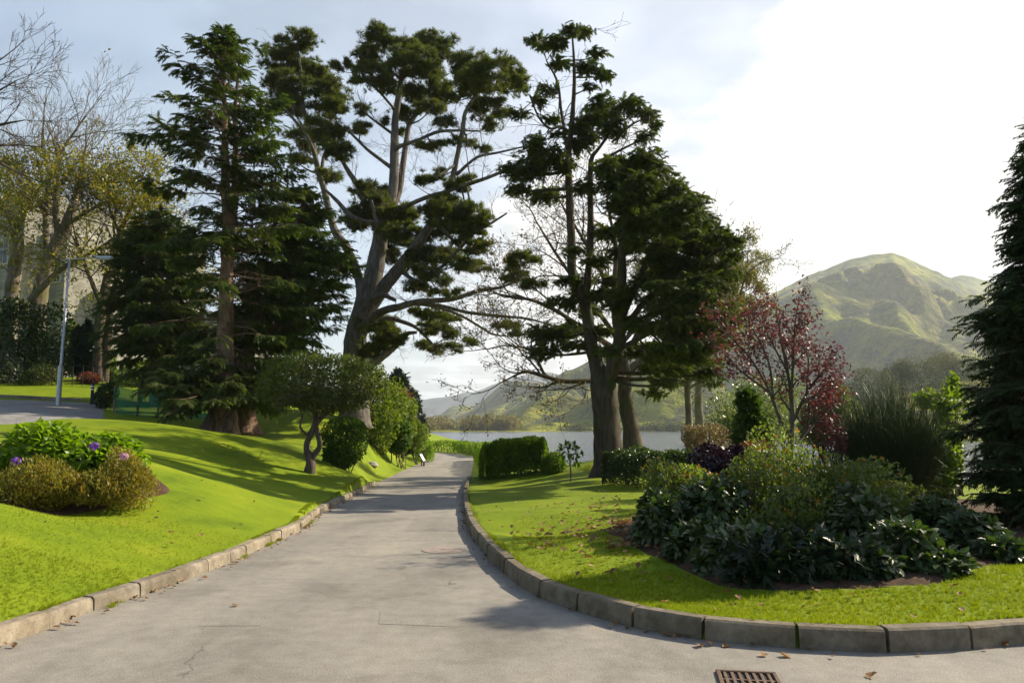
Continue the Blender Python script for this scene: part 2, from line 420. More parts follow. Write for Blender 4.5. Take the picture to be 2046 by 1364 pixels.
def grid_axis(segs):
    out = [segs[0][0]]
    for a, b, st in segs:
        n = max(1, int(round((b - a) / st))); out += list(np.linspace(a, b, n + 1)[1:])
    return np.array(out)
gx = grid_axis([(-160, -60, 10), (-60, -20, 1.6), (-20, -10, .4), (-10, 7, .1), (7, 14, .25), (14, 40, 1.5), (40, 160, 12)])
gy = grid_axis([(-60, -10, 5), (-10, 2, .5), (2, 36, .1), (36, 66, .22), (66, 100, .8), (100, 180, 8)])
GX, GY = np.meshgrid(gx, gy); GP = np.c_[GX.ravel(), GY.ravel()]
Gz, Gsd = ground(GP)
_Z2 = Gz.reshape(GX.shape); _S2 = Gsd.reshape(GX.shape)
def ground(P):
    """height and distance to the drive, read back from the finished sheet"""
    P = np.asarray(P, float).reshape(-1, 2)
    i = np.clip(np.searchsorted(gx, P[:, 0]) - 1, 0, len(gx) - 2); j = np.clip(np.searchsorted(gy, P[:, 1]) - 1, 0, len(gy) - 2)
    u = np.clip((P[:, 0] - gx[i]) / (gx[i + 1] - gx[i]), 0, 1); v = np.clip((P[:, 1] - gy[j]) / (gy[j + 1] - gy[j]), 0, 1)
    f = lambda A: A[j, i] * (1 - u) * (1 - v) + A[j, i + 1] * u * (1 - v) + A[j + 1, i] * (1 - u) * v + A[j + 1, i + 1] * u * v
    return f(_Z2), f(_S2)
def grid_quads(nr, nc):
    i = np.arange(nr - 1)[:, None] * nc; j = np.arange(nc - 1)[None]
    return np.stack([i + j, i + j + 1, i + nc + j + 1, i + nc + j], -1).reshape(-1, 4)

def lawn_material():
    m, nt, b = new_mat("lawn_grass"); L = nt.links.new
    tcn = node(nt, 'ShaderNodeTexCoord')
    n1 = node(nt, 'ShaderNodeTexNoise', i_Scale=0.8, i_Detail=8.0, i_Roughness=0.68); L(tcn.outputs['Object'], n1.inputs['Vector'])
    n2 = node(nt, 'ShaderNodeTexNoise', i_Scale=26.0, i_Detail=4.0, i_Roughness=0.7); L(tcn.outputs['Object'], n2.inputs['Vector'])
    r1 = ramp_node(nt, [(0.28, (0.085, 0.13, 0.007)), (0.42, (0.135, 0.19, 0.008)), (0.56, (0.168, 0.218, 0.009)), (0.72, (0.24, 0.255, 0.016))]); L(n1.outputs['Fac'], r1.inputs['Fac'])
    r2 = ramp_node(nt, [(0.28, (0.80, 0.84, 0.75)), (0.7, (1.12, 1.10, 1.0))]); L(n2.outputs['Fac'], r2.inputs['Fac'])
    mm = node(nt, 'ShaderNodeMix', data_type='RGBA', blend_type='MULTIPLY'); mm.inputs['Factor'].default_value = 1
    L(r1.outputs['Color'], mm.inputs['A']); L(r2.outputs['Color'], mm.inputs['B']); L(mm.outputs['Result'], b.inputs['Base Color'])
    b.inputs['Roughness'].default_value = 0.85; b.inputs['Specular IOR Level'].default_value = 0.1
    bp = node(nt, 'ShaderNodeBump'); bp.inputs['Strength'].default_value = 0.4; bp.inputs['Distance'].default_value = 0.03
    L(n2.outputs['Fac'], bp.inputs['Height']); L(bp.outputs[0], b.inputs['Normal'])
    return m
M_LAWN = lawn_material()
mb = MB(); mb.add(np.c_[GP, Gz], grid_quads(len(gy), len(gx)))
tag(mb.build("ground", M_LAWN), kind='structure')

# ------------------------------------------------------------------ drive
def asphalt_material(name, base, patch=True):
    m, nt, b = new_mat(name); L = nt.links.new
    tcn = node(nt, 'ShaderNodeTexCoord'); V = tcn.outputs['Object']
    fine = node(nt, 'ShaderNodeTexNoise', i_Scale=70.0, i_Detail=5.0, i_Roughness=0.8); L(V, fine.inputs['Vector'])
    stain = node(nt, 'ShaderNodeTexNoise', i_Scale=0.9, i_Detail=7.0, i_Roughness=0.62, i_Distortion=.6); L(V, stain.inputs['Vector'])
    mid = node(nt, 'ShaderNodeTexNoise', i_Scale=7.0, i_Detail=6.0, i_Roughness=0.65); L(V, mid.inputs['Vector'])
    mpn = node(nt, 'ShaderNodeMapping'); mpn.inputs['Scale'].default_value = (0.9, 0.12, 1); mpn.inputs['Rotation'].default_value = (0, 0, 0.06); L(V, mpn.inputs['Vector'])
    streak = node(nt, 'ShaderNodeTexNoise', i_Scale=1.4, i_Detail=4.0, i_Roughness=0.5); L(mpn.outputs[0], streak.inputs['Vector'])
    vor = node(nt, 'ShaderNodeTexVoronoi', feature='DISTANCE_TO_EDGE', i_Scale=0.33)
    wv = node(nt, 'ShaderNodeTexNoise', i_Scale=1.8, i_Detail=5.0); L(V, wv.inputs['Vector'])
    va = node(nt, 'ShaderNodeVectorMath', operation='MULTIPLY_ADD'); va.inputs[1].default_value = (.9, .9, 0); L(wv.outputs['Color'], va.inputs[0]); L(V, va.inputs[2]); L(va.outputs[0], vor.inputs['Vector'])
    crack = ramp_node(nt, [(0.0, (.45, .43, .42)), (0.004, (1, 1, 1))]); L(vor.outputs['Distance'], crack.inputs['Fac'])
    gate = node(nt, 'ShaderNodeTexNoise', i_Scale=0.45, i_Detail=2.0); L(V, gate.inputs['Vector'])
    gr = ramp_node(nt, [(0.52, (0, 0, 0)), (0.62, (1, 1, 1))]); L(gate.outputs['Fac'], gr.inputs['Fac'])
    c = np.array(base)
    r1 = ramp_node(nt, [(0.25, tuple(c * .45)), (0.48, tuple(c)), (0.72, tuple(c * 1.5))]); L(fine.outputs['Fac'], r1.inputs['Fac'])
    r2 = ramp_node(nt, [(0.32, (.84, .83, .82)), (0.66, (1.08, 1.08, 1.07))]); L(mid.outputs['Fac'], r2.inputs['Fac'])
    r3 = ramp_node(nt, [(0.3, (.82, .82, .84)), (0.7, (1.14, 1.13, 1.10))]); L(streak.outputs['Fac'], r3.inputs['Fac'])
    def mul(a, bb, f=None):
        x = node(nt, 'ShaderNodeMix', data_type='RGBA', blend_type='MULTIPLY'); x.inputs['Factor'].default_value = 1
        if f is not None: L(f, x.inputs['Factor'])
        L(a, x.inputs['A']); L(bb, x.inputs['B']); return x.outputs['Result']
    col = mul(mul(r1.outputs['Color'], r2.outputs['Color']), r3.outputs['Color'])
    r5 = ramp_node(nt, [(0.36, (.80, .79, .78)), (0.50, (1, 1, 1)), (0.68, (1.10, 1.085, 1.05))]); L(stain.outputs['Fac'], r5.inputs['Fac']); col = mul(col, r5.outputs['Color'])
    if patch: col = mul(col, crack.outputs['Color'], gr.outputs['Color'])
    L(col, b.inputs['Base Color']); b.inputs['Roughness'].default_value = 0.78; b.inputs['Specular IOR Level'].default_value = 0.3
    bp = node(nt, 'ShaderNodeBump'); bp.inputs['Strength'].default_value = 0.55; bp.inputs['Distance'].default_value = 0.012
    L(fine.outputs['Fac'], bp.inputs['Height']); L(bp.outputs[0], b.inputs['Normal'])
    return m
M_ROAD = asphalt_material("asphalt", (0.245, 0.225, 0.195))
rx = grid_axis([(-30, -12, 2), (-12, 12, .4), (12, 30, 2)]); ry = grid_axis([(-40, 0, 4), (0, 82, .4)])
RX, RY = np.meshgrid(rx, ry); RP = np.c_[RX.ravel(), RY.ravel()]
rin = inside(RP, ROAD) | (seg_dist(RP, ROAD) < 0.6)
q = grid_quads(len(ry), len(rx)); q = q[rin[q].all(1)]
mb = MB(); mb.add(np.c_[RP, zroad(RP[:, 1])], q)
tag(mb.build("road", M_ROAD), kind='structure')

def drape(name, poly, off, mat, rings=10, fn=None, jitter=0.0, seed=1):
    """soft sheet laid over the land inside a star-shaped outline"""
    poly = np.asarray(poly, float); c = poly.mean(0); n = len(poly); V = []
    fs = np.linspace(0, 1, rings + 1)[1:]
    P = np.concatenate([[c]] + [c + (poly - c) * f for f in fs])
    z = (fn(P) if fn else ground(P)[0]) + off
    if jitter: z = z + jitter * snoise(np.c_[P, P[:, :1]], 3.0)
    z[-n:] -= abs(off) + .01 if fn is None else 0
    t = [[0, 1 + j, 1 + (j + 1) % n] for j in range(n)]; qd = []
    for r in range(rings - 1):
        o = 1 + r * n
        for j in range(n): qd.append([o + j, o + n + j, o + n + (j + 1) % n, o + (j + 1) % n])
    b_ = MB(); b_.add(np.c_[P, z], qd, t); return b_.build(name, mat)
def outline(pts, n=60, closed=True):
    P = np.asarray(pts, float)
    P = np.vstack([P, P[:1]]); return smooth_poly(P, n + 1)[:-1]
zr_fn = lambda P: zroad(P[:, 1])
# repairs in the tarmac
M_PATCH = asphalt_material("tarmac_patch", (0.212, 0.196, 0.172), False)
M_PATCH2 = asphalt_material("tarmac_patch_old", (0.236, 0.218, 0.19), False)
def road_quad(name, px4, mat, off=.0025):
    P = [road_pt(*p)[:2] for p in px4]; P = np.array([P[i] * (1 - t) + P[(i + 1) % 4] * t for i in range(4) for t in np.linspace(0, 1, 6)[:-1]])
    tag(drape(name, P, off, mat, 3, zr_fn), kind='structure')
road_quad("road_patch", [(757, 1246), (760, 1222), (885, 1226), (893, 1251)], M_PATCH2)
road_quad("road_patch", [(808, 1060), (830, 1032), (928, 1034), (934, 1060)], M_PATCH)
road_quad("road_patch", [(395, 1250), (430, 1218), (540, 1222), (520, 1250)], M_PATCH2)
M_RED = asphalt_material("red_tarmac", (0.29, 0.235, 0.20), False)
a = np.linspace(0, 2 * np.pi, 28)[:-1]
tag(drape("road_patch", np.array([road_pt(885 + 42 * math.cos(t), 1099 - 7 * math.sin(t))[:2] for t in a]), .006, M_RED, 3, zr_fn), kind='structure')

# kerbs: laid stones with joints, following the drive
def kerb_material(name, c1, c2, c3):
    m, nt, b = new_mat(name); L = nt.links.new
    tcn = node(nt, 'ShaderNodeTexCoord'); V = tcn.outputs['Object']
    n1 = node(nt, 'ShaderNodeTexNoise', i_Scale=9.0, i_Detail=8.0, i_Roughness=0.7); L(V, n1.inputs['Vector'])
    n2 = node(nt, 'ShaderNodeTexNoise', i_Scale=2.2, i_Detail=4.0, i_Roughness=0.6); L(V, n2.inputs['Vector'])
    geo = node(nt, 'ShaderNodeNewGeometry')
    r = ramp_node(nt, [(0.30, c1), (0.52, c2), (0.72, c3)]); L(n1.outputs['Fac'], r.inputs['Fac'])
    r2 = ramp_node(nt, [(0.35, (.70, .68, .62)), (0.65, (1.1, 1.1, 1.1))]); L(n2.outputs['Fac'], r2.inputs['Fac'])
    r3 = ramp_node(nt, [(0, (.82, .82, .82)), (1, (1.12, 1.1, 1.05))]); L(geo.outputs['Random Per Island'], r3.inputs['Fac'])
    def mul(a, bb):
        x = node(nt, 'ShaderNodeMix', data_type='RGBA', blend_type='MULTIPLY'); x.inputs['Factor'].default_value = 1
        L(a, x.inputs['A']); L(bb, x.inputs['B']); return x.outputs['Result']
    L(mul(mul(r.outputs['Color'], r2.outputs['Color']), r3.outputs['Color']), b.inputs['Base Color'])
    b.inputs['Roughness'].default_value = 0.85; b.inputs['Specular IOR Level'].default_value = .2
    bp = node(nt, 'ShaderNodeBump'); bp.inputs['Strength'].default_value = 0.6; bp.inputs['Distance'].default_value = 0.02
    L(n1.outputs['Fac'], bp.inputs['Height']); L(bp.outputs[0], b.inputs['Normal'])
    return m
def kerb(name, edge, side, h, w, stone, mat, g, gap=0.014, zfn=None):
    """edge: polyline of the road edge; side +1/-1 = which way the stones lie from it"""
    seg = np.r_[0, np.cumsum(np.linalg.norm(np.diff(edge[:, :2], axis=0), axis=1))]
    b_ = MB(); u = 0.0
    while u < seg[-1] - stone * .6:
        ln = stone * g.uniform(.92, 1.06); us = np.linspace(u + gap / 2, min(u + ln - gap / 2, seg[-1]), 5)
        P = np.stack([np.interp(us, seg, edge[:, k]) for k in range(2)], 1); P0 = P[0] * (1 - np.linspace(0, 1, 5)[:, None]) + P[-1] * np.linspace(0, 1, 5)[:, None]
        P = .35 * P + .65 * P0
        T = norm(np.gradient(P, axis=0)); Nn = np.stack([T[:, 1], -T[:, 0]], 1) * side
        z = zfn(P[:, 1]) if zfn else zroad(P[:, 1]); dz = g.normal(0, .005); tw = g.normal(0, .006)
        # section: front foot, chamfered top front, top back, back foot
        sec = [(0.0, -.08), (0.008 + tw, h - .035), (0.014 + tw, h - .015), (0.034 + tw, h), (w, h + .002), (w, -.08)]
        V = []
        for i in range(5):
            for (o, zz) in sec: V.append([*(P[i] + Nn[i] * o), z[i] + zz + (dz if zz > 0 else 0)])
        ns = len(sec); qd = []
        for i in range(4):
            for k in range(ns - 1): qd.append([i*ns+k, i*ns+k+1, (i+1)*ns+k+1, (i+1)*ns+k] if side < 0 else [i*ns+k, (i+1)*ns+k, (i+1)*ns+k+1, i*ns+k+1])
        for o in (0, 4 * ns): qd += [[o, o+1, o+4, o+5], [o+1, o+2, o+3, o+4]]
        b_.add(V, qd); u += ln
    # bedding mortar seen in the joints
    return tag(b_.build(name, mat, smooth=False), kind='structure')
gk = np.random.default_rng(3)
M_KERB_L = kerb_material("sandstone_kerb", (0.15, 0.125, 0.095), (0.27, 0.228, 0.175), (0.37, 0.325, 0.26))
M_KERB_R = kerb_material("concrete_kerb", (0.11, 0.09, 0.062), (0.185, 0.155, 0.112), (0.26, 0.222, 0.168))
kl = left_s[left_s[:, 1] < 29.3]; kl = kl[kl[:, 1] > -1]
kerb("kerb", kl, -1, .128, .13, .62, M_KERB_L, gk)
kr = right_s[right_s[:, 1] < 33][::-1]
kerb("kerb", right_s[right_s[:, 1] < 33], -1, .155, .13, .64, M_KERB_R, gk, .030)

# ------------------------------------------------------------------ lake, hills
LAKE = -2.9
def water_material():
    m, nt, b = new_mat("lake_water"); L = nt.links.new
    b.inputs['Base Color'].default_value = (0.035, 0.05, 0.065, 1); b.inputs['Roughness'].default_value = 0.16; b.inputs['IOR'].default_value = 1.33
    tcn = node(nt, 'ShaderNodeTexCoord'); mpn = node(nt, 'ShaderNodeMapping'); mpn.inputs['Scale'].default_value = (1.0, .55, 1); mpn.inputs['Rotation'].default_value = (0, 0, .25); L(tcn.outputs['Object'], mpn.inputs['Vector'])
    n1 = node(nt, 'ShaderNodeTexNoise', i_Scale=1.5, i_Detail=5.0, i_Roughness=0.62, i_Distortion=.5); L(mpn.outputs[0], n1.inputs['Vector'])
    n2 = node(nt, 'ShaderNodeTexNoise', i_Scale=0.16, i_Detail=4.0, i_Roughness=0.6); L(mpn.outputs[0], n2.inputs['Vector'])
    bp2 = node(nt, 'ShaderNodeBump'); bp2.inputs['Strength'].default_value = 0.9; bp2.inputs['Distance'].default_value = 1.2; L(n2.outputs['Fac'], bp2.inputs['Height'])
    bp = node(nt, 'ShaderNodeBump'); bp.inputs['Strength'].default_value = 1.0; bp.inputs['Distance'].default_value = 0.55
    L(n1.outputs['Fac'], bp.inputs['Height']); L(bp2.outputs[0], bp.inputs['Normal']); L(bp.outputs[0], b.inputs['Normal'])
    return m
mb = MB(); lx = np.linspace(-1500, 2600, 30); ly = np.r_[30, 60, 100, 200, 400, 700, 1200, 4400]
LX, LY = np.meshgrid(lx, ly); mb.add(np.c_[LX.ravel(), LY.ravel(), np.full(LX.size, LAKE)], grid_quads(len(ly), len(lx)))
tag(mb.build("water", water_material()), kind='structure')

def hill_material(name, warm=1.0):
    m, nt, b = new_mat(name); L = nt.links.new
    tcn = node(nt, 'ShaderNodeTexCoord'); V = tcn.outputs['Object']
    def nz(s, d, r=.6):
        n = node(nt, 'ShaderNodeTexNoise', i_Scale=s, i_Detail=d, i_Roughness=r); L(V, n.inputs['Vector']); return n.outputs['Fac']
    a = nz(.0065, 8, .65); bb = nz(.019, 7, .65); c = nz(.0035, 5); dd = nz(.06, 6, .7)
    r1 = ramp_node(nt, [(0.30, (.04, .058, .012)), (0.42, (.13, .152, .020)), (0.55, (.26, .265, .032)), (0.75, (.36, .34, .055))]); L(a, r1.inputs['Fac'])
    r2 = ramp_node(nt, [(0.46, (0, 0, 0)), (0.62, (1, 1, 1))]); L(c, r2.inputs['Fac'])
    m1 = node(nt, 'ShaderNodeMix', data_type='RGBA'); L(r1.outputs['Color'], m1.inputs['A']); m1.inputs['B'].default_value = (.115, .085, .045, 1)
    k = node(nt, 'ShaderNodeMath', operation='MULTIPLY'); k.inputs[1].default_value = .65; L(r2.outputs['Color'], k.inputs[0]); L(k.outputs[0], m1.inputs['Factor'])
    r3 = ramp_node(nt, [(0.52, (0, 0, 0)), (0.60, (1, 1, 1))]); L(bb, r3.inputs['Fac'])
    m2 = node(nt, 'ShaderNodeMix', data_type='RGBA'); L(m1.outputs['Result'], m2.inputs['A']); m2.inputs['B'].default_value = (.055, .06, .055, 1)
    k2 = node(nt, 'ShaderNodeMath', operation='MULTIPLY'); k2.inputs[1].default_value = .8; L(r3.outputs['Color'], k2.inputs[0]); L(k2.outputs[0], m2.inputs['Factor'])
    r4 = ramp_node(nt, [(0.3, (.45, .48, .46)), (0.7, (1.35, 1.32, 1.2))]); L(dd, r4.inputs['Fac'])
    m3 = node(nt, 'ShaderNodeMix', data_type='RGBA', blend_type='MULTIPLY'); m3.inputs['Factor'].default_value = 1; L(m2.outputs['Result'], m3.inputs['A']); L(r4.outputs['Color'], m3.inputs['B'])
    L(m3.outputs['Result'], b.inputs['Base Color']); b.inputs['Roughness'].default_value = 0.95; b.inputs['Specular IOR Level'].default_value = .05
    ad = node(nt, 'ShaderNodeMath', operation='MULTIPLY_ADD'); ad.inputs[1].default_value = .35; L(bb, ad.inputs[0]); L(a, ad.inputs[2])
    bp = node(nt, 'ShaderNodeBump'); bp.inputs['Strength'].default_value = 1.0; bp.inputs['Distance'].default_value = 55.0; L(ad.outputs[0], bp.inputs['Height'])
    L(bp.outputs[0], b.inputs['Normal'])
    return m
M_HILL = hill_material("hillside")
M_HAZY_FELL = plain_mat("hazy_fell", (.075, .085, .09), .95, var=.35, scale=.01, spec=.05)  # bare far hills; the blue-grey of distance haze is put into the colour
def hill(name, sil, D, d0, rough, off, back=700, cols=230, rows=110, shape=1.25, foot=0.0, mat=None):
    """sil: skyline pixels at distance D; foot at distance d0; falls away behind"""
    sil = np.array(sil, float); pxs = np.linspace(sil[0, 0], sil[-1, 0], cols); pys = np.interp(pxs, sil[:, 0], sil[:, 1])
    kk = np.ones(5) / 5; pys = np.r_[pys[:2], np.convolve(pys, kk, 'valid'), pys[-2:]]; pys = pys + 1.6 * snoise(np.c_[pxs, pxs * 0, pxs * 0], .045, off) + .8 * snoise(np.c_[pxs, pxs * 0, pxs * 0], .13, off)
    t = np.linspace(0, 1, rows); V = []
    tb = np.linspace(0, 1, 16)[1:]
    R = np.array([ray(px, py) for px, py in zip(pxs, pys)])
    sx = R[:, 0] / R[:, 1]; zt = EYE + R[:, 2] / R[:, 1] * D
    zb = LAKE - 2
    edge = np.clip(np.minimum(np.linspace(0, 1, cols), np.linspace(1, 0, cols)) * 9, 0, 1)
    for tt in t:
        Y = d0 + (D - d0) * tt; s_ = foot * tt + (1 - foot) * tt ** shape
        X = sx * (Y + 0 * tt)
        z = zb + (zt - zb) * s_
        p = np.c_[X, np.full(cols, Y), z * 0]
        wp = p + 60 * np.c_[snoise(p, 1 / 260., off + 2), snoise(p, 1 / 260., off + 5), z * 0]
        nn = .9 * fbm(wp, 1 / 340., 5, off, .55) - 1.1 * np.abs(fbm(wp * [1, .4, 1], 1 / 230., 5, off + 4, .6)) - .45 * np.abs(fbm(wp * [1, .3, 1], 1 / 70., 3, off + 1, .6)) + .5
        env = max(0.0, math.sin(min(tt, 1) * math.pi)) ** .9 + .03
        z = z + rough * env * nn * np.clip((zt - zb) / 160., .15, 1.3)
        lim = EYE + (zt - EYE) / D * Y * (.86 + .14 * tt); z = np.where(z > lim, lim + (z - lim) * .10, z)
        z = z + rough * .03 * fbm(p, 1 / 60., 3, off + 9)
        V.append(np.c_[X, np.full(cols, Y), np.maximum(z, zb)])
    for tt in tb:
        Y = D + back * tt
        V.append(np.c_[sx * Y, np.full(cols, Y), zt + (zb - zt) * tt ** 1.3])
    b_ = MB(); b_.add(np.concatenate(V), grid_quads(rows + 15, cols))
    return tag(b_.build(name, mat or M_HILL), kind='structure')
hill("mountain", [(1180, 800), (1290, 720), (1400, 655), (1470, 620), (1530, 591), (1600, 556), (1650, 536), (1700, 517), (1740, 508), (1762, 507), (1780, 503), (1805, 510), (1850, 532), (1900, 556), (1950, 582), (2020, 610), (2120, 650), (2300, 720), (2500, 770)], 2000, 640, 40, 1, foot=.28, shape=1.5, rows=150, cols=300)
hill("mountain", [(1700, 700), (1850, 575), (1890, 556), (1915, 551), (1950, 556), (2000, 566), (2100, 590), (2250, 640)], 3000, 1900, 26, 6, cols=90, rows=50)
hill("hills", [(960, 852), (1000, 835), (1040, 808), (1085, 775), (1130, 745), (1170, 728), (1210, 700), (1260, 688), (1310, 690), (1360, 700), (1450, 720), (1560, 770), (1640, 830)], 1500, 600, 74, 2, cols=200, rows=100, foot=.3)
hill("hills", [(880, 850), (910, 836), (935, 822), (960, 806), (985, 782), (1000, 769), (1015, 760), (1030, 757), (1048, 762), (1075, 763), (1105, 766), (1150, 775), (1220, 800), (1290, 840)], 1950, 900, 44, 3, cols=130, rows=70)
hill("hills", [(855, 846), (880, 828), (900, 812), (920, 808), (945, 812), (980, 815), (1020, 826), (1080, 840)], 2400, 1500, 20, 4, cols=80, rows=40)
hill("hills", [(560, 835), (700, 820), (800, 806), (840, 801), (870, 793), (890, 791), (910, 790), (930, 781), (945, 784), (970, 775), (1000, 764), (1050, 748), (1100, 742), (1180, 760), (1300, 800), (1400, 835)], 4100, 2900, 22, 5, mat=M_HAZY_FELL, cols=140, rows=40)
hill("hills", [(-900, 815), (-500, 800), (-100, 812), (200, 822), (400, 826), (600, 834), (760, 838), (900, 843)], 3200, 700, 8, 7, cols=120, rows=30)
hill("hills", [(1950, 800), (2100, 720), (2300, 660), (2600, 620), (3200, 600), (4000, 640)], 1900, 640, 26, 8, cols=150, rows=60)
# low meadow on the far shore
mb = MB(); sx_ = np.linspace(-900, 2400, 140); sy_ = np.array([560, 572, 590, 620, 680, 760, 900, 1100.])
SX, SY = np.meshgrid(sx_, sy_)
shore = 575 + 14 * np.sin(SX / 70.) + 9 * np.sin(SX / 23. + 1) + np.where(SX > 250, (SX - 250) * -.25, 0)
tt = np.clip((SY - 560) / 540, 0, 1)
SZ = LAKE - .5 + tt ** .8 * 9
mb.add(np.c_[SX.ravel(), (SY - 575 + shore).ravel(), SZ.ravel()], grid_quads(len(sy_), len(sx_)))
tag(mb.build("far_shore", M_HILL), kind='structure')
# ------------------------------------------------------------------ foliage shapes
def _leaf(w=.42, rows=4, fold=.10, droop=.18):
    """broad leaf: three columns, folded on the midrib, tip drooping"""
    v = []; ys = np.linspace(0, 1, rows)
    for y in ys:
        ww = w * .5 * max(.06, math.sin(math.pi * min(1, (y * .9 + .08))) ** .8)
        z = -droop * y * y
        v += [[-ww, y, z + fold * ww * 2], [0, y, z], [ww, y, z + fold * ww * 2]]
    q = []
    for r in range(rows - 1):
        o = r * 3; q += [[o, o+1, o+4, o+3], [o+1, o+2, o+5, o+4]]
    return np.array(v), np.array(q)
LEAF1 = (np.array([[0, 0, 0], [.28, .5, .07], [0, 1, -.06], [-.28, .5, .07]], float), np.array([[0, 1, 2, 3]]))
LEAFN = (np.array([[0, 0, 0], [.17, .5, .05], [0, 1, -.08], [-.17, .5, .05]], float), np.array([[0, 1, 2, 3]]))
LEAFW = (np.array([[0, 0, 0], [.40, .45, .08], [0, 1, -.08], [-.40, .45, .08]], float), np.array([[0, 1, 2, 3]]))
LEAF6 = _leaf(.46, 4); LEAF_BIG = _leaf(.46, 6, .14, .28); LEAF_HYD = _leaf(.72, 5, .16, .30)
def _tuft(n, cone, w, seed, back=0.0):
    g = np.random.default_rng(seed); v = []; q = []
    for i in range(n):
        a = g.random() * 6.283; th = cone * math.sqrt(g.random())
        d = np.array([math.sin(th) * math.cos(a), math.cos(th), math.sin(th) * math.sin(a)])
        s = np.cross(d, g.normal(size=3)); s /= np.linalg.norm(s)
        L = g.uniform(.65, 1.0); b0 = d * .05 + np.array([0, -back * g.random(), 0]); k = len(v)
        v += [b0 - s * w * .4, b0 + s * w * .4, b0 + d * L * .7 + s * w * .5, b0 + d * L - s * w * .1]
        q.append([k, k+1, k+2, k+3])
    return np.array(v), np.array(q)
TUFT = [_tuft(30, 1.25, .085, s, .3) for s in range(3)]
def _spray(pairs, lobe, lw, ang, droop, seed, tipw=.5):
    """flat feathery conifer spray"""
    g = np.random.default_rng(seed); v = []; q = []
    def quad(a, b, w0, w1):
        d = b - a; s = np.array([d[1], -d[0], 0]); s = s / (np.linalg.norm(s) + 1e-9); k = len(v)
        v.extend([a - s * w0, a + s * w0, b + s * w1, b - s * w1]); q.append([k, k+1, k+2, k+3])
    def z(y): return -droop * y * y
    quad(np.array([0, 0, 0.]), np.array([0, .5, z(.5)]), lw * .35, lw * .35); quad(np.array([0, .5, z(.5)]), np.array([0, 1, z(1)]), lw * .45, lw * .1)
    for i in range(pairs):
        y = .08 + .86 * i / pairs
        for sg in (-1, 1):
            yy = y + g.uniform(-.03, .03); L = lobe * (1 - .62 * yy) * g.uniform(.7, 1.15); a = ang * g.uniform(.75, 1.2)
            b_ = np.array([0, yy, z(yy)]); e = b_ + np.array([sg * L * math.sin(a), L * math.cos(a), z(yy + .3) - z(yy) + g.uniform(-.05, .03)])
            quad(b_, e, lw * .55, lw * tipw * .35)
    return np.array(v), np.array(q)
SPRAY = [_spray(10, .42, .085, .85, .35, s) for s in range(3)]
SPRUCE = [_spray(8, .36, .085, .9, .22, s) for s in range(3)]

# ------------------------------------------------------------------ growth
def limb_world(pts, Y):
    """[(px, py, width_px[, dy])] -> points and radii"""
    P = []; R = []
    for p in pts:
        dy = p[3] if len(p) > 3 else 0.0
        P.append(at(p[0], p[1], Y + dy)); R.append(p[2] * .5 / ppm(Y + dy))
    P = np.array(P); R = np.array(R)
    if P[0][2] < P[-1][2] and pts[0][2] > 11 and pts[0][1] > 780:   # trunks stand on the land
        zg = gz(P[0][0], P[0][1]) - .15
        if zg < P[0][2] - .05: P = np.vstack([[P[0][0], P[0][1], zg], P]); R = np.r_[R[0] * 1.15, R]
    if len(P) > 2:
        n = max(8, len(P) * 4); S_ = smooth_poly(np.c_[P, R], n); return S_[:, :3], np.maximum(S_[:, 3], .004)
    return P, R
def grow(g, p, d, L, r, lvl, o, segs, tips):
    """branching twigs; o: max, n, ang, lr, rr, wig, up"""
    st = [(np.asarray(p, float), norm(np.asarray(d, float)), L, r, lvl)]
    while st:
        p, d, L, r, lv = st.pop()
        k = 5 if lv < o['max'] else 3
        step = L / k; pts = [p]; dirs = [d]; r1 = r * (.45 if lv < o['max'] else .3)
        for i in range(k):
            d = norm(d + g.normal(size=3) * o['wig'] + np.array([0, 0, o['up']])); p = p + d * step; pts.append(p); dirs.append(d)
            segs.append((pts[-2], p, max(r + (r1 - r) * i / k, o.get('rmin', .004)), max(r + (r1 - r) * (i + 1) / k, o.get('rmin', .004) * .8)))
        if lv >= o['max']:
            tips.append((p, d)); tips.append((pts[1], dirs[1])); continue
        nc = o['n'][lv] if lv < len(o['n']) else o['n'][-1]
        for c in range(nc):
            f = g.uniform(.3, 1.0) if c else 1.0
            i = min(k, max(1, int(round(f * k)))); b = norm(np.cross(dirs[i], g.normal(size=3)))
            a = o['ang'] * g.uniform(.55, 1.25) * (.5 if c == 0 else 1)
            st.append((pts[i], norm(dirs[i] * math.cos(a) + b * math.sin(a)), L * o['lr'] * g.uniform(.7, 1.2), (r + (r1 - r) * i / k) * o['rr'], lv + 1))
def put_segs(mb, segs, n=4):
    if segs: a = [np.array(x) for x in zip(*segs)]; mb.sticks(a[0], a[1], a[2], a[3], n)
def put_leaves(mb, g, pts, dirs, per, tmpl, size, spread, hang=.2, up=.6):
    pts = np.repeat(np.asarray(pts), per, 0) ; dd = np.repeat(np.asarray(dirs), per, 0)
    n = len(pts)
    if n == 0: return
    pts = pts + g.normal(size=(n, 3)) * spread
    d = norm(dd * .6 + g.normal(size=(n, 3)) * .8 - np.array([0, 0, hang])); nr = norm(g.normal(size=(n, 3)) * .7 + np.array([0, 0, up]))
    mb.inst(tmpl, pts, d, nr, size * g.uniform(.65, 1.25, n))

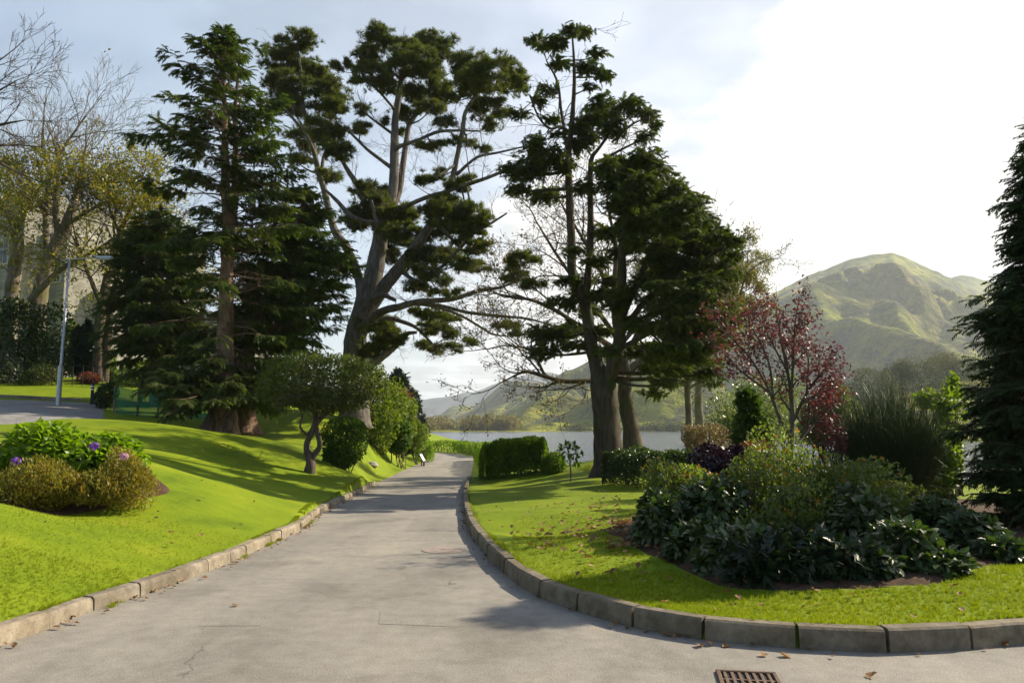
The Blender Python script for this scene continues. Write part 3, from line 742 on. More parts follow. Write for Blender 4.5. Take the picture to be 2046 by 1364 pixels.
def pad_tree(root, Y, stems, pads, kind, trunk_mat, leaf_m, g, dspread=1.6, density=1.0, tuft=.30, extra_twigs=0, twig_o=None, branch_k=1.0):
    tb = MB(); fb = MB(); samp = []
    for i, s in enumerate(stems):
        P, R = limb_world(s, Y); tb.tube(P, R, 12 if R[0] > .15 else 7, rough=.16 if R[0] > .12 else .1, seed=i + 3)
        samp += [(p, r) for p, r in zip(P[1:], R[1:])]
    SP = np.array([p for p, r in samp]); SR = np.array([r for p, r in samp]); m = 1 / ppm(Y)
    segs = []; tips = []
    for pd in pads:
        px, py, rx, ry = pd[:4]
        c0 = at(px, py, Y); dxy = np.hypot(SP[:, 0] - c0[0], SP[:, 2] - c0[2]) + np.where(SP[:, 2] > c0[2] + ry * m * .5, 1.2, 0) * np.clip(SP[:, 2] - c0[2], 0, 2)
        i = int(np.argmin(dxy + .25 * g.random(len(dxy)))); s0 = SP[i]
        dy = pd[4] if len(pd) > 4 else (s0[1] - Y) + np.clip(g.normal() * dspread, -2 * dspread, 2 * dspread)
        c = at(px, py, Y + dy); m_ = 1 / ppm(Y + dy); rx_, ry_ = rx * m_, ry * m_; rd = min(max(rx_ * g.uniform(.75, 1.1), ry_), 1.6)
        rootp = c - np.array([0, 0, ry_ * .55]); L = np.linalg.norm(rootp - s0)
        side = norm(np.cross(rootp - s0, g.normal(size=3))); mid = (s0 + rootp) / 2 + side * L * .10 - np.array([0, 0, L * .08])
        u = np.linspace(0, 1, 7)[:, None]; B = s0 * (1 - u) ** 2 + 2 * mid * u * (1 - u) + rootp * u ** 2
        r0 = min(SR[i] * .6, .022 + .022 * L) * branch_k
        tb.tube(B, np.linspace(r0, max(.012, r0 * .45), 7), 6, seed=1)
        ns = int(np.clip(3 + rx_ * ry_ * 9, 3, 12)); sub = []
        for k in range(ns):
            q = rnd_dirs(1, g)[0] * np.array([rx_, rd, ry_]) * g.uniform(.35, .75); q[2] = abs(q[2]) * .8 - ry_ * .25; sub.append(c + q)
            segs.append((rootp, c + q, max(.010, r0 * .35), .007))
        area = rx_ * ry_ * 4 + rx_ * rd * 2
        if kind == 'pine':
            rx_, ry_ = rx_ * .97, ry_ * .9
            nl = int(np.clip(4 + area * 2.2, 5, 18)); cen = rnd_dirs(nl, g) * (g.random((nl, 1)) ** .4) * np.array([rx_, rd, ry_]) * .98
            rad = np.sqrt(rx_ * ry_) * g.uniform(.26, .56, nl); nt = int(np.clip(area * 30 * density, 14, 500)); li = g.integers(0, nl, nt)
            u3 = rnd_dirs(nt, g) * (g.random((nt, 1)) ** .38); u3[:, 2] = np.where(u3[:, 2] < 0, u3[:, 2] * .6, u3[:, 2])
            pos = c + cen[li] + u3 * rad[li][:, None] * np.array([1.5, 1.5, .58])
            ns_ = max(2, nt // 9); pos[:ns_] = c + rnd_dirs(ns_, g) * np.array([rx_, rd, ry_]) * g.uniform(.95, 1.25, (ns_, 1))
            d = norm(u3 * np.array([1, 1, .6]) * .9 + np.array([0, 0, .5]) + g.normal(size=(nt, 3)) * .35)
            for t in range(3):
                w = slice(t, None, 3); k = len(pos[w])
                fb.inst(TUFT[t], pos[w], d[w], rnd_dirs(k, g), tuft * g.uniform(.75, 1.2, k))
            S_ = np.array(sub); ii = ((pos[:, None] - S_[None]) ** 2).sum(-1).argmin(1)
            ch = g.random(nt) < .8; tb.sticks(S_[ii][ch], pos[ch] - d[ch] * .05, .006, .004, 3)
        else:                                             # flat layered sprays
            nt = int(np.clip(area * 70 * density, 24, 1600)); u3 = rnd_dirs(nt, g) * (g.random((nt, 1)) ** .45)
            u3 = u3 * (1 + .3 * snoise(u3 * 1.9 + c, 1.0)[:, None]); pos = c + u3 * np.array([rx_, rd, ry_])
            ns_ = max(2, nt // 7); pos[:ns_] = c + rnd_dirs(ns_, g) * np.array([rx_, rd, ry_]) * g.uniform(1.0, 1.45, (ns_, 1))
            out = norm(u3 * np.array([1, 1, .15]) + 1e-6); away = norm((c - s0) * np.array([1, 1, .1]) + 1e-6)
            d = norm(out * .7 + away * .5 + g.normal(size=(nt, 3)) * .35 + np.array([0, 0, .10]))
            for t in range(3):
                w = slice(t, None, 3); k = len(pos[w])
                fb.inst(SPRAY[t], pos[w] - d[w] * tuft * .5, d[w], norm(np.array([0, 0, 1.]) + g.normal(size=(k, 3)) * .35), tuft * 1.35 * g.uniform(.7, 1.25, k))
            S_ = np.array(sub); ii = ((pos[:, None] - S_[None]) ** 2).sum(-1).argmin(1)
            ch = g.random(nt) < .35; tb.sticks(S_[ii][ch], pos[ch], .006, .004, 3)
    if extra_twigs:
        for k in range(extra_twigs):
            i = g.integers(len(SP)); 
            if SR[i] > .3: continue
            grow(g, SP[i], norm(rnd_dirs(1, g)[0] * np.array([1, 1, .5]) + np.array([0, 0, .2])), g.uniform(.6, 1.6), min(.022, SR[i] * .5), 0, twig_o or dict(max=2, n=[4, 4], ang=.8, lr=.6, rr=.6, wig=.16, up=.02, rmin=.006), segs, tips)
    put_segs(tb, segs)
    tb.build("trunk", trunk_mat, root); fb.build("crown", leaf_m, root)
    return tips

def conifer(root, Y, trunks, prof, nb, trunk_mat, leaf_m, g, inner=.35, spray=.42, dens=1.0, rise=.15, droop=.35, tm=SPRAY, split=.36, depth_k=1.0, gap=0.0, extra=None, sub=9, brr=.020, lift=0.0, ragged=0.0):
    """whorled conifer: trunk(s) and a profile [(py, left_px, right_px)] at distance Y"""
    tb = MB(); fb = MB(); prof = np.array(sorted(prof)); T = []
    for i, t in enumerate(trunks):
        P, R = limb_world(t, Y); tb.tube(P, R, 14 if R[0] > .2 else 8, rough=.22, seed=i + 1); T.append((P, R))
    P0, R0 = T[0]
    zs = np.array([at(W_PX / 2, p[0], Y)[2] for p in prof]); Lm = prof[:, 1] / ppm(Y); Rm = prof[:, 2] / ppm(Y)
    o_ = np.argsort(zs); zs, Lm, Rm = zs[o_], Lm[o_], Rm[o_]
    pos = []; dr = []; nr = []; sz = []; segs = []
    zlo, zhi = zs[0], zs[-1]
    for b in range(nb):
        f = (b + g.random()) / nb; f = f ** .85
        z = zlo + (zhi - zlo) * f
        tr = T[0] if (len(T) == 1 or g.random() < .6) else T[g.integers(1, len(T))]
        TP, TR = tr; k = int(np.argmin(np.abs(TP[:, 2] - z)))
        az = b * 2.39996 + g.normal() * .25; cz, sz_ = math.cos(az), math.sin(az)
        eL, eR = np.interp(z, zs, Lm), np.interp(z, zs, Rm); mean = .5 * (eL + eR)
        base = TP[k].copy(); offx = base[0] - P0[int(np.argmin(np.abs(P0[:, 2] - z)))][0]
        E = (abs(cz) * (eR if cz > 0 else eL) + (1 - abs(cz)) * mean * depth_k) * g.uniform(.72 - ragged * .3, 1.08) - offx * cz
        if snoise([[az * 1.3, z * .55, b * 0]], .9, 2)[0] < gap - 1: E *= .55
        E = max(E, .18)
        n = 9; t = np.linspace(0, 1, n); hd = np.array([cz, sz_, 0])
        hf = (z - zlo) / (zhi - zlo + 1e-9); rs_ = rise + lift * hf; dp = droop * (1 - .75 * hf * (lift > 0)) * g.uniform(.6, 1.4)
        zz = E * (rs_ * t - dp * t ** 2 + .10 * t ** 4) + g.normal() * .05 * E
        Bp = base + hd * (E * t)[:, None] + np.array([0, 0, 1.]) * zz[:, None] + np.cumsum(g.normal(size=(n, 3)) * .018 * E, 0)
        rb = min(.55 * TR[k], brr * (.55 + .30 * E))
        for i in range(n - 1): segs.append((Bp[i], Bp[i + 1], max(.005, rb * (1 - .85 * t[i])), max(.004, rb * (1 - .85 * t[i + 1]))))
        inn = inner * g.uniform(.6, 1.3) * (1 if E > 1.0 else .3)
        ns = max(4, int(sub * (.5 + E * .28)))
        for s in range(int(4 + E * 3)):
            u = g.uniform(.12, inn + .2); i = min(n - 2, int(u * (n - 1))); tw = norm(norm(Bp[i + 1] - Bp[i]) * .6 + g.normal(size=3) * .6); segs.append((Bp[i], Bp[i] + tw * g.uniform(.2, .7), .006, .003))
        bare = g.random() < ragged * .45
        if bare: inn = g.uniform(.75, .95); ns = max(2, ns // 3)
        for s in range(ns):
            u = inn + (1 - inn) * (s + g.random()) / ns; u = min(u, 1.0)
            i = min(n - 2, int(u * (n - 1))); w = u * (n - 1) - i; p = Bp[i] * (1 - w) + Bp[i + 1] * w
            tan = norm(Bp[i + 1] - Bp[i]); sd_ = norm(np.cross(tan, [0, 0, 1])) * (1 if s % 2 else -1)
            Ls = split * E * (1.05 - .75 * u) * g.uniform(.6, 1.2) + .14
            d = norm(tan * .75 + sd_ * .85 + np.array([0, 0, g.normal() * .12]))
            e = p + d * Ls + np.array([0, 0, -.10 * Ls]); segs.append((p, e, .008, .004))
            m = max(1, int(round(Ls / spray * 2.4 * dens)))
            for j in range(m):
                v = (j + g.random()) / m; q = p + (e - p) * v; sg = 1 if j % 2 else -1
                dd = norm(d * .8 + tan * .3 * sg + np.cross(d, [0, 0, 1]) * sg * .45 + g.normal(size=3) * .18 - np.array([0, 0, .08]))
                pos.append(q); dr.append(dd); nr.append(norm(np.array([0, 0, 1.]) + g.normal(size=3) * .28)); sz.append(spray * g.uniform(.7, 1.25))
        if E > .3:
            pos.append(Bp[-1] - norm(Bp[-1] - Bp[-2]) * spray * .4); dr.append(norm(Bp[-1] - Bp[-2] + g.normal(size=3) * .05)); nr.append(np.array([0, 0, 1.]) + g.normal(size=3) * .1); sz.append(spray * 1.2)
    if extra: segs += extra
    put_segs(tb, segs)
    pos, dr, nr, sz = map(np.array, (pos, dr, nr, sz))
    for t in range(3):
        w = slice(t, None, 3); fb.inst(tm[t], pos[w], dr[w], nr[w], sz[w])
    tb.build("trunk", trunk_mat, root); fb.build("crown", leaf_m, root)

# ------------------------------------------------------------------ tree materials
M_BARK_PINE = bark_mat("pine_bark", (.06, .05, .043), (.21, .185, .16), 7)
M_BARK_CYP = bark_mat("cypress_bark", (.075, .045, .03), (.27, .18, .125), 8)
M_BARK_DARK = bark_mat("dark_bark", (.045, .034, .025), (.14, .105, .078), 8, moss=(.055, .07, .02))
M_BARK_SYC = bark_mat("grey_bark", (.09, .075, .058), (.27, .23, .18), 5, moss=(.12, .11, .04))
M_PINE = leaf_mat("pine_needles", [(.030, .046, .012), (.060, .076, .018), (.105, .115, .028), (.19, .165, .046)], .38, rough=.6, spec=.15, clump=.5)
M_CYP = leaf_mat("cypress_sprays", [(.022, .042, .010), (.042, .070, .014), (.075, .10, .02), (.14, .11, .034)], .38, rough=.6, spec=.15, clump=.7)
M_CYP_G = leaf_mat("cypress_green", [(.022, .045, .008), (.045, .080, .012), (.08, .115, .018), (.13, .115, .03)], .38, rough=.6, spec=.15, clump=.7)
M_CYP_O = leaf_mat("cypress_olive", [(.022, .036, .010), (.042, .062, .014), (.078, .094, .02), (.14, .115, .035)], .38, rough=.6, spec=.15, clump=.7)
M_SPRUCE = leaf_mat("spruce_needles", [(.016, .032, .012), (.03, .052, .017), (.05, .074, .022)], .25, rough=.6, spec=.12, clump=.8)
M_SYC = leaf_mat("autumn_leaves", [(.09, .13, .012), (.17, .19, .018), (.25, .22, .022), (.25, .16, .02)], .5, (1.35, 1.3, .5), clump=.6)
M_BROWN = leaf_mat("withered_leaves", [(.06, .06, .015), (.13, .10, .025), (.17, .10, .03)], .4, (1.3, 1.2, .6), clump=.7)

# ------------------------------------------------------------------ tall pine with many stems (centre)
g = np.random.default_rng(21)
pine = thing("pine_tree", at(715, 845, 38), "huge old many-stemmed pine with tufted crowns reaching over the drive", "tree")
PINE_STEMS = [
 [(708, 852, 82), (708, 770, 62), (709, 690, 52), (724, 625, 50), (745, 560, 45), (757, 500, 40), (765, 450, 33), (785, 380, 24), (788, 300, 21), (790, 240, 17), (797, 190, 15), (803, 150, 11), (818, 105, 5)],
 [(765, 455, 22, .4), (786, 410, 18, .8), (798, 380, 16, 1.2), (805, 330, 14, 1.6), (812, 280, 13, 2), (820, 244, 12, 2.2), (845, 215, 9, 2.4), (868, 190, 6, 2.6), (878, 150, 4, 2.6)],
 [(720, 640, 40, -.3), (759, 585, 34, -.8), (795, 538, 30, -1.2), (835, 486, 26, -1.5), (857, 455, 22, -1.6), (881, 415, 18, -1.8), (904, 356, 15, -2), (914, 313, 13, -2), (924, 264, 12, -2), (930, 224, 10, -2), (947, 195, 8, -2), (968, 150, 4, -2.2)],
 [(718, 640, 34, .6), (723, 595, 28, 1), (714, 545, 22, 1.3), (690, 490, 20, 1.8), (670, 465, 19, 2), (656, 415, 17, 2.2), (648, 381, 16, 2.4), (635, 337, 14, 2.5), (619, 257, 11, 2.6), (606, 220, 9, 2.6), (602, 147, 6, 2.6), (594, 88, 3, 2.6)],
 [(638, 340, 10, 2.5), (622, 290, 8, 2), (606, 262, 7, 1.8), (571, 220, 6, 1.5), (556, 195, 4, 1.2)],
 [(642, 350, 10, 2.5), (648, 311, 9, 3), (667, 271, 7, 3.4), (659, 238, 5, 3.6), (650, 200, 4, 3.8)],
 [(742, 440, 16, .2), (718, 377, 14, .6), (689, 330, 11, .8), (668, 282, 8, 1), (660, 250, 4, 1)],
 [(772, 445, 15, -.3), (740, 445, 13, -.6), (703, 432, 11, -1), (672, 400, 9, -1.2), (650, 379, 5, -1.4)],
 [(788, 300, 14, 0), (800, 292, 12, -.6), (835, 280, 10, -1.2), (874, 264, 9, -1.8), (914, 261, 7, -2.4), (960, 262, 4, -3)],
 [(782, 335, 11, 0), (755, 315, 9, .4), (732, 297, 8, .8), (700, 266, 6, 1.2), (670, 244, 3, 1.4)],
 [(789, 270, 8), (779, 264, 7, .4), (760, 250, 6, .8), (739, 234, 5, 1.2), (727, 222, 3, 1.4)],
 [(790, 220, 8), (781, 210, 7, -.4), (759, 185, 6, -.8), (736, 165, 5, -1.2), (702, 145, 3, -1.5)],
 [(801, 160, 7), (779, 139, 6, .3), (759, 119, 5, .6), (746, 96, 3, .8)],
 [(801, 160, 8), (825, 142, 6, -.5), (855, 122, 5, -.9), (876, 105, 3, -1.2)],
 [(770, 440, 15, -.4), (805, 416, 12, -1.2), (848, 396, 11, -2), (885, 385, 10, -2.8), (927, 371, 10, -3.4), (980, 353, 9, -4), (1029, 330, 6, -4.5), (1060, 312, 3, -4.8)],
 [(912, 350, 9, -2), (935, 328, 8, -2.3), (957, 313, 7, -2.6), (996, 305, 6, -3), (1043, 294, 4, -3.4)],
 [(722, 655, 20, -.6), (759, 624, 18, -1.4), (795, 614, 17, -2.2), (835, 603, 14, -2.8), (901, 598, 11, -3.6), (957, 581, 9, -4.2), (1000, 574, 6, -4.6), (1040, 560, 3, -4.8)],
 [(820, 606, 11, -2.6), (881, 611, 10, -3), (934, 624, 9, -3.4), (996, 631, 8, -3.8), (1056, 637, 6, -4), (1110, 652, 3, -4.2)],
 [(848, 608, 8, -2.8), (907, 624, 7, -2.2), (957, 651, 6, -1.8), (983, 667, 5, -1.5), (1020, 672, 3, -1.2)],
 [(722, 665, 20, .4), (769, 637, 12, .2), (805, 643, 10, -.2), (835, 657, 8, -.4), (864, 687, 5, -.6)],
 [(716, 745, 22, -.4), (760, 715, 18, -.9), (795, 686, 14, -1.2), (812, 667, 11, -1.4), (832, 664, 7, -1.6)],
 [(838, 560, 10, -1.6), (880, 535, 9, -2), (911, 505, 9, -2.4), (947, 466, 8, -2.8), (977, 449, 6, -3), (1013, 426, 4, -3.2)],
 [(762, 500, 16, -.4), (760, 470, 13, -.9), (748, 430, 10, -1.4), (742, 400, 6, -1.7)],
 [(735, 615, 30, .2), (742, 600, 16, -.8), (765, 590, 12, -1.8), (790, 600, 8, -2.2)],
 [(868, 440, 12, -1.7), (895, 470, 8, -2.2), (925, 500, 5, -2.6)],
 [(800, 540, 12, -1.2), (830, 560, 9, -1.8), (860, 560, 6, -2.4)],
]
PINE_STEMS = [[(p[0], p[1], p[2] * .84, *p[3:]) for p in l] for l in PINE_STEMS]
PINE_PADS = [(595,84,42,20),(571,125,62,17),(623,147,45,24),(575,169,48,24),(659,183,45,27),(652,213,40,20),(564,209,38,24),(593,222,20,10),(652,257,44,28),(608,279,34,30),(670,300,34,25),(645,352,40,13),(600,319,25,20),(668,215,28,16),
 (759,82,45,20),(805,102,45,22),(868,86,40,22),(881,109,33,22),(835,122,48,20),(726,125,35,20),(680,129,22,9),(739,148,36,18),(716,165,15,9),(765,172,34,17),(782,145,30,19),(848,145,40,17),(864,165,34,17),(822,185,34,17),(861,198,38,15),(808,224,30,17),(855,218,34,12),(894,185,30,19),(729,218,20,13),(719,254,22,14),(769,244,11,9),(795,260,11,8),(881,244,28,10),(864,290,28,11),(835,290,14,8),
 (937,129,40,19),(980,125,40,17),(1013,145,38,17),(1039,158,18,17),(934,158,40,21),(973,165,44,21),(1023,178,34,13),(914,191,25,21),(993,218,22,28),(957,224,25,19),(986,251,24,13),(967,205,30,14),(934,284,20,9),(967,297,16,9),(907,280,14,11),
 (732,379,30,20),(746,406,44,24),(762,393,30,19),(732,429,44,19),(789,422,35,19),(815,429,24,14),(881,346,15,13),(855,356,25,13),(914,373,35,15),(940,356,14,9),(894,406,30,23),(930,422,35,23),(957,436,20,23),(874,436,25,17),
 (726,446,40,19),(782,436,50,24),(802,463,45,19),(789,489,40,17),(782,509,25,19),(888,416,44,19),(940,430,35,23),(904,453,44,20),(944,456,35,18),(861,473,35,14),(855,512,40,19),(894,509,35,18),(940,489,35,13),(957,502,25,13),(953,535,25,11),(920,529,35,13),(848,545,40,15),(835,572,35,13),(881,562,20,14),(878,588,22,8),(911,581,13,8),
 (1046,519,38,15),(1023,552,34,16),(1066,568,25,11),(1016,651,25,9),(1029,667,14,9),(848,628,30,13),(888,634,28,11),(864,654,30,14),(901,664,20,13),(855,690,25,9),(874,700,15,9),(904,697,15,11),(934,684,18,7),(765,664,30,24),(789,674,20,20),(756,687,35,19),(770,640,24,14),(740,700,28,18)]
_t = pad_tree(pine, 38, PINE_STEMS, PINE_PADS, 'pine', M_BARK_PINE, M_PINE, g, dspread=1.3, density=2.2, tuft=.27, extra_twigs=160)

# ------------------------------------------------------------------ twin-stemmed cypress left of it, and the bushier one behind
g = np.random.default_rng(5)
c1 = thing("cypress_tree", at(440, 878, 30), "tall ragged twin-stemmed cypress with a flaring furrowed trunk on the left lawn", "tree")
conifer(c1, 30, [
  [(436, 884, 96), (440, 862, 74), (446, 820, 50), (447, 760, 38), (449, 700, 33), (452, 600, 27), (455, 500, 23), (456, 440, 20), (451, 380, 18), (450, 300, 13), (448, 180, 8), (447, 68, 3)],
  [(455, 470, 20, .3), (464, 430, 19, .5), (470, 390, 17, .7), (472, 320, 12, .8), (470, 220, 8, .9), (480, 110, 3, 1.0)],
  [(455, 872, 34, -.45), (460, 845, 28, -.3), (457, 810, 18, -.1), (452, 770, 8, 0)],
  [(412, 880, 30, -.1), (428, 850, 24, .1), (437, 800, 14, .3)]],
  [(62, 6, 6), (85, 30, 32), (110, 60, 62), (140, 95, 85), (180, 112, 100), (215, 105, 115), (260, 132, 130), (300, 150, 150), (340, 150, 155), (385, 150, 148), (420, 95, 150), (455, 100, 160), (490, 140, 175), (550, 150, 170), (620, 165, 150), (690, 175, 130), (735, 110, 110), (760, 60, 90)],
  320, M_BARK_CYP, M_CYP, g, inner=.48, spray=.38, dens=1.5, rise=.08, droop=.38, gap=.55, brr=.026, sub=13, lift=.34, ragged=.75, split=.28,
  extra=None)
g = np.random.default_rng(26)
c3 = thing("cypress_tree", at(322, 800, 37), "low dark evergreen standing left behind the twin-stemmed cypress, over the green netting", "tree")
conifer(c3, 37, [[(322, 810, 46), (322, 740, 34), (318, 640, 24), (316, 520, 13), (318, 424, 3)], [(320, 700, 16, .2), (280, 600, 10, .5), (262, 500, 3, .7)]],
  [(422, 6, 6), (450, 45, 36), (490, 72, 60), (540, 92, 80), (600, 108, 96), (680, 112, 104), (725, 100, 100), (748, 70, 80)],
  260, M_BARK_CYP, M_CYP, g, inner=.25, spray=.38, dens=1.4, rise=.12, droop=.34, sub=12, lift=.25, ragged=.5, gap=.3)
g = np.random.default_rng(6)
c2 = thing("cypress_tree", at(489, 862, 33), "bushy dark cypress leaning right between the twin-stemmed one and the huge pine", "tree")
conifer(c2, 33, [[(489, 866, 62), (488, 830, 44), (487, 770, 36), (494, 700, 30), (520, 630, 25), (556, 560, 20), (588, 480, 14), (604, 420, 8), (610, 378, 3)],
  [(500, 690, 18, .3), (560, 650, 14, .6), (630, 590, 9, .9), (670, 520, 5, 1)]],
  [(376, 8, 6), (405, 45, 35), (440, 70, 62), (480, 85, 95), (520, 95, 118), (560, 95, 130), (620, 90, 150), (670, 80, 165), (705, 70, 150), (740, 60, 120), (775, 60, 90)],
  300, M_BARK_CYP, M_CYP_G, g, inner=.28, spray=.36, dens=1.4, rise=.14, droop=.34, depth_k=1.1, sub=13, lift=.25, ragged=.45, gap=.3)

# ------------------------------------------------------------------ right-hand group by the lake
g = np.random.default_rng(8)
cr = thing("cypress_tree", at(1216, 948, 27), "big dark cypress with forked trunk near the water, right of the drive", "tree")
CR_STEMS = [
 [(1219, 962, 92), (1219, 935, 66), (1217, 900, 54), (1213, 850, 50), (1208, 800, 50), (1203, 765, 44), (1192, 730, 28), (1182, 690, 25), (1177, 650, 23), (1170, 612, 21), (1161, 578, 19), (1144, 550, 18), (1142, 487, 16), (1138, 400, 15), (1136, 310, 13), (1143, 238, 10), (1147, 183, 8), (1147, 128, 6), (1143, 62, 3)],
 [(1208, 800, 36), (1222, 745, 26, -.3), (1234, 700, 24, -.7), (1241, 645, 20, -1.2), (1243, 560, 17, -1.8), (1243, 487, 14, -2.2), (1255, 420, 11, -2.5), (1270, 350, 7, -2.7), (1285, 300, 3, -2.8)],
 [(1170, 605, 16, -.2), (1176, 540, 15, -.5), (1180, 477, 14, -.7), (1180, 385, 12, -.9), (1181, 320, 10, -1), (1196, 298, 7, -1.2), (1216, 268, 5, -1.3), (1240, 225, 3, -1.4)],
 [(1135, 310, 8, .2), (1130, 279, 7, .4), (1121, 220, 6, .6), (1114, 165, 5, .8), (1092, 122, 3, 1)],
 [(1134, 262, 7, -.3), (1118, 253, 6, -.6), (1099, 257, 5, -.9), (1077, 235, 4, -1), (1058, 190, 3, -1.2)],
 [(1241, 640, 14, -1.2), (1275, 560, 12, -2), (1300, 500, 10, -2.6), (1330, 430, 7, -3.2), (1345, 390, 4, -3.5)],
 [(1238, 670, 14, -.9), (1290, 600, 11, -1.6), (1340, 560, 9, -2.2), (1400, 520, 6, -2.8), (1450, 490, 3, -3.2)],
 [(1232, 700, 12, -.7), (1290, 670, 9, -1.6), (1350, 640, 7, -2.4), (1420, 600, 4, -3)],
 [(1222, 285, 5, -1.2), (1262, 250, 4, -1.5), (1298, 232, 3, -1.8)],
 [(1182, 330, 6, -1), (1240, 300, 5, -1.4), (1290, 275, 3, -1.7)]]
CR_PADS = [(1139,59,20,8),(1165,64,19,7),(1110,86,28,11),(1070,81,18,8),(1084,92,15,7),(1194,104,18,8),(1117,125,22,11),(1172,137,28,11),(1205,150,20,9),(1174,172,12,9),(1095,176,18,8),(1077,202,15,9),(1037,227,22,9),(1099,238,15,8),(1198,205,22,20),(1176,238,30,17),(1161,253,20,10),(1257,209,25,17),(1220,220,25,18),(1293,227,20,11),(1308,249,11,18),(1290,271,20,13),(1220,253,30,18),(1114,268,15,9),(1070,286,25,14),(1084,312,45,19),(1055,341,40,19),(1022,337,20,9),(1125,330,25,17),(1037,378,25,11),(1088,389,30,13),(1158,290,25,14),(1176,271,20,12),(1165,374,25,14),
 (1285,318,38,22),(1245,338,35,24),(1310,350,34,22),(1222,370,28,20),(1275,368,42,26),(1335,385,40,24),(1300,405,44,26),(1250,410,36,24),(1365,415,34,20),(1340,440,45,24),(1395,440,36,20),(1285,445,40,22),(1425,468,34,16),(1380,475,45,20),(1455,484,24,11),(1410,500,42,14),(1330,490,34,14),(1270,480,28,14),(1350,530,44,14),(1430,525,34,10),(1400,560,40,13),(1320,560,34,11),(1440,575,30,9),(1380,595,48,15),(1330,620,38,13),(1420,630,38,13),(1375,655,46,15),(1420,680,34,13),(1340,690,36,11),(1390,715,36,12),
 (1126,604,30,11),(1104,666,50,17),(1086,700,30,17),(1140,655,25,14),(1160,560,22,11),(1190,520,26,13),(1215,560,24,11),(1180,620,24,11),(1230,610,26,11),(1200,660,22,12),(1265,640,26,11),(1300,600,26,11),(1148,500,20,9),(1210,460,24,13),(1240,500,24,12)]
CR_MORE = [(1165, 585, 26, 10), (1200, 590, 28, 11), (1250, 585, 30, 12), (1150, 690, 26, 10), (1215, 700, 24, 10), (1265, 700, 28, 10), (1300, 735, 26, 10), (1330, 700, 34, 12), (1435, 610, 32, 10), (1455, 640, 24, 9), (1390, 660, 40, 14), (1330, 760, 28, 10), (1130, 560, 20, 9), (1290, 430, 44, 24), (1350, 460, 44, 22), (1320, 515, 42, 16), (1380, 535, 46, 16), (1290, 560, 36, 14), (1435, 550, 40, 12), (1400, 615, 44, 14), (1350, 590, 42, 14), (1310, 650, 34, 12), (1420, 655, 38, 13), (1370, 690, 42, 13), (1300, 690, 30, 10), (1410, 740, 34, 12), (1350, 735, 30, 10), (1460, 510, 26, 10), (1250, 455, 30, 18), (1215, 335, 26, 16), (1262, 340, 34, 20)]
_gd = np.random.default_rng(4)
CR_MORE += [(p[0] + _gd.normal() * 10, p[1] + _gd.normal() * 8, p[2] * .9, p[3] * .9, dy) for p in CR_PADS + CR_MORE for dy in (-4.6, -1.4) if p[0] > 1205 and 300 < p[1] < 720 and _gd.random() < .36]  # pads repeated nearer and deeper, added so the crown casts a denser shadow
pad_tree(cr, 27, CR_STEMS, CR_PADS + CR_MORE, 'cypress', bark_mat('silhouette_bark', (.03, .023, .018), (.10, .076, .056), 8, moss=(.04, .05, .016)), M_CYP_O, g, dspread=1.0, density=2.4, tuft=.23, extra_twigs=60)  # trunk's backlit silhouette is put into the darkened bark colour

def leafy_tree(root, Y, limbs, o, g, bark, leafm, per_limb=7, start=.3, tw=(1.0, 2.2), per=3, leaf=.10, spread=.08, tmpl=LEAF1, keep=1.0, flat=.6, hang=.2, clus=None, zleaf=99):
    tb = MB(); fb = MB(); segs = []; tips = []
    for i, l in enumerate(limbs):
        P, R = limb_world(l, Y); tb.tube(P, R, 12 if R[0] > .12 else 7, rough=.2, seed=i)
        n = len(P); k0 = int(n * (start if i else .55))
        for k in range(per_limb):
            j = min(n - 1, int(k0 + (n - 1 - k0) * (k + g.random()) / per_limb)); tan = norm(P[min(n - 1, j + 1)] - P[j - 1])
            b = norm(np.cross(tan, g.normal(size=3))); a = g.uniform(.5, 1.1); d = norm(tan * math.cos(a) + b * math.sin(a)) * np.array([1, 1, flat]) + np.array([0, 0, .12])
            grow(g, P[j], d, g.uniform(*tw), min(R[j] * .6, .045), 0, o, segs, tips)
        grow(g, P[-1], norm(P[-1] - P[-2]), tw[1] * .8, R[-1], 0, o, segs, tips)
    put_segs(tb, segs)
    if clus is not None:
        tp = np.array([t[0] for t in tips]); ok = snoise(tp, .55, 3) > clus + 1.6 * np.clip((tp[:, 2] - zleaf) / 3.0, 0, 1); tips = [t for t, o_ in zip(tips, ok) if o_]
    tips = [t for t in tips if g.random() < keep]
    if tips:
        pts, ds = zip(*tips); put_leaves(fb, g, pts, ds, per, tmpl, leaf, spread, hang)
    tb.build("trunk", bark, root); fb.build("crown", leafm, root)

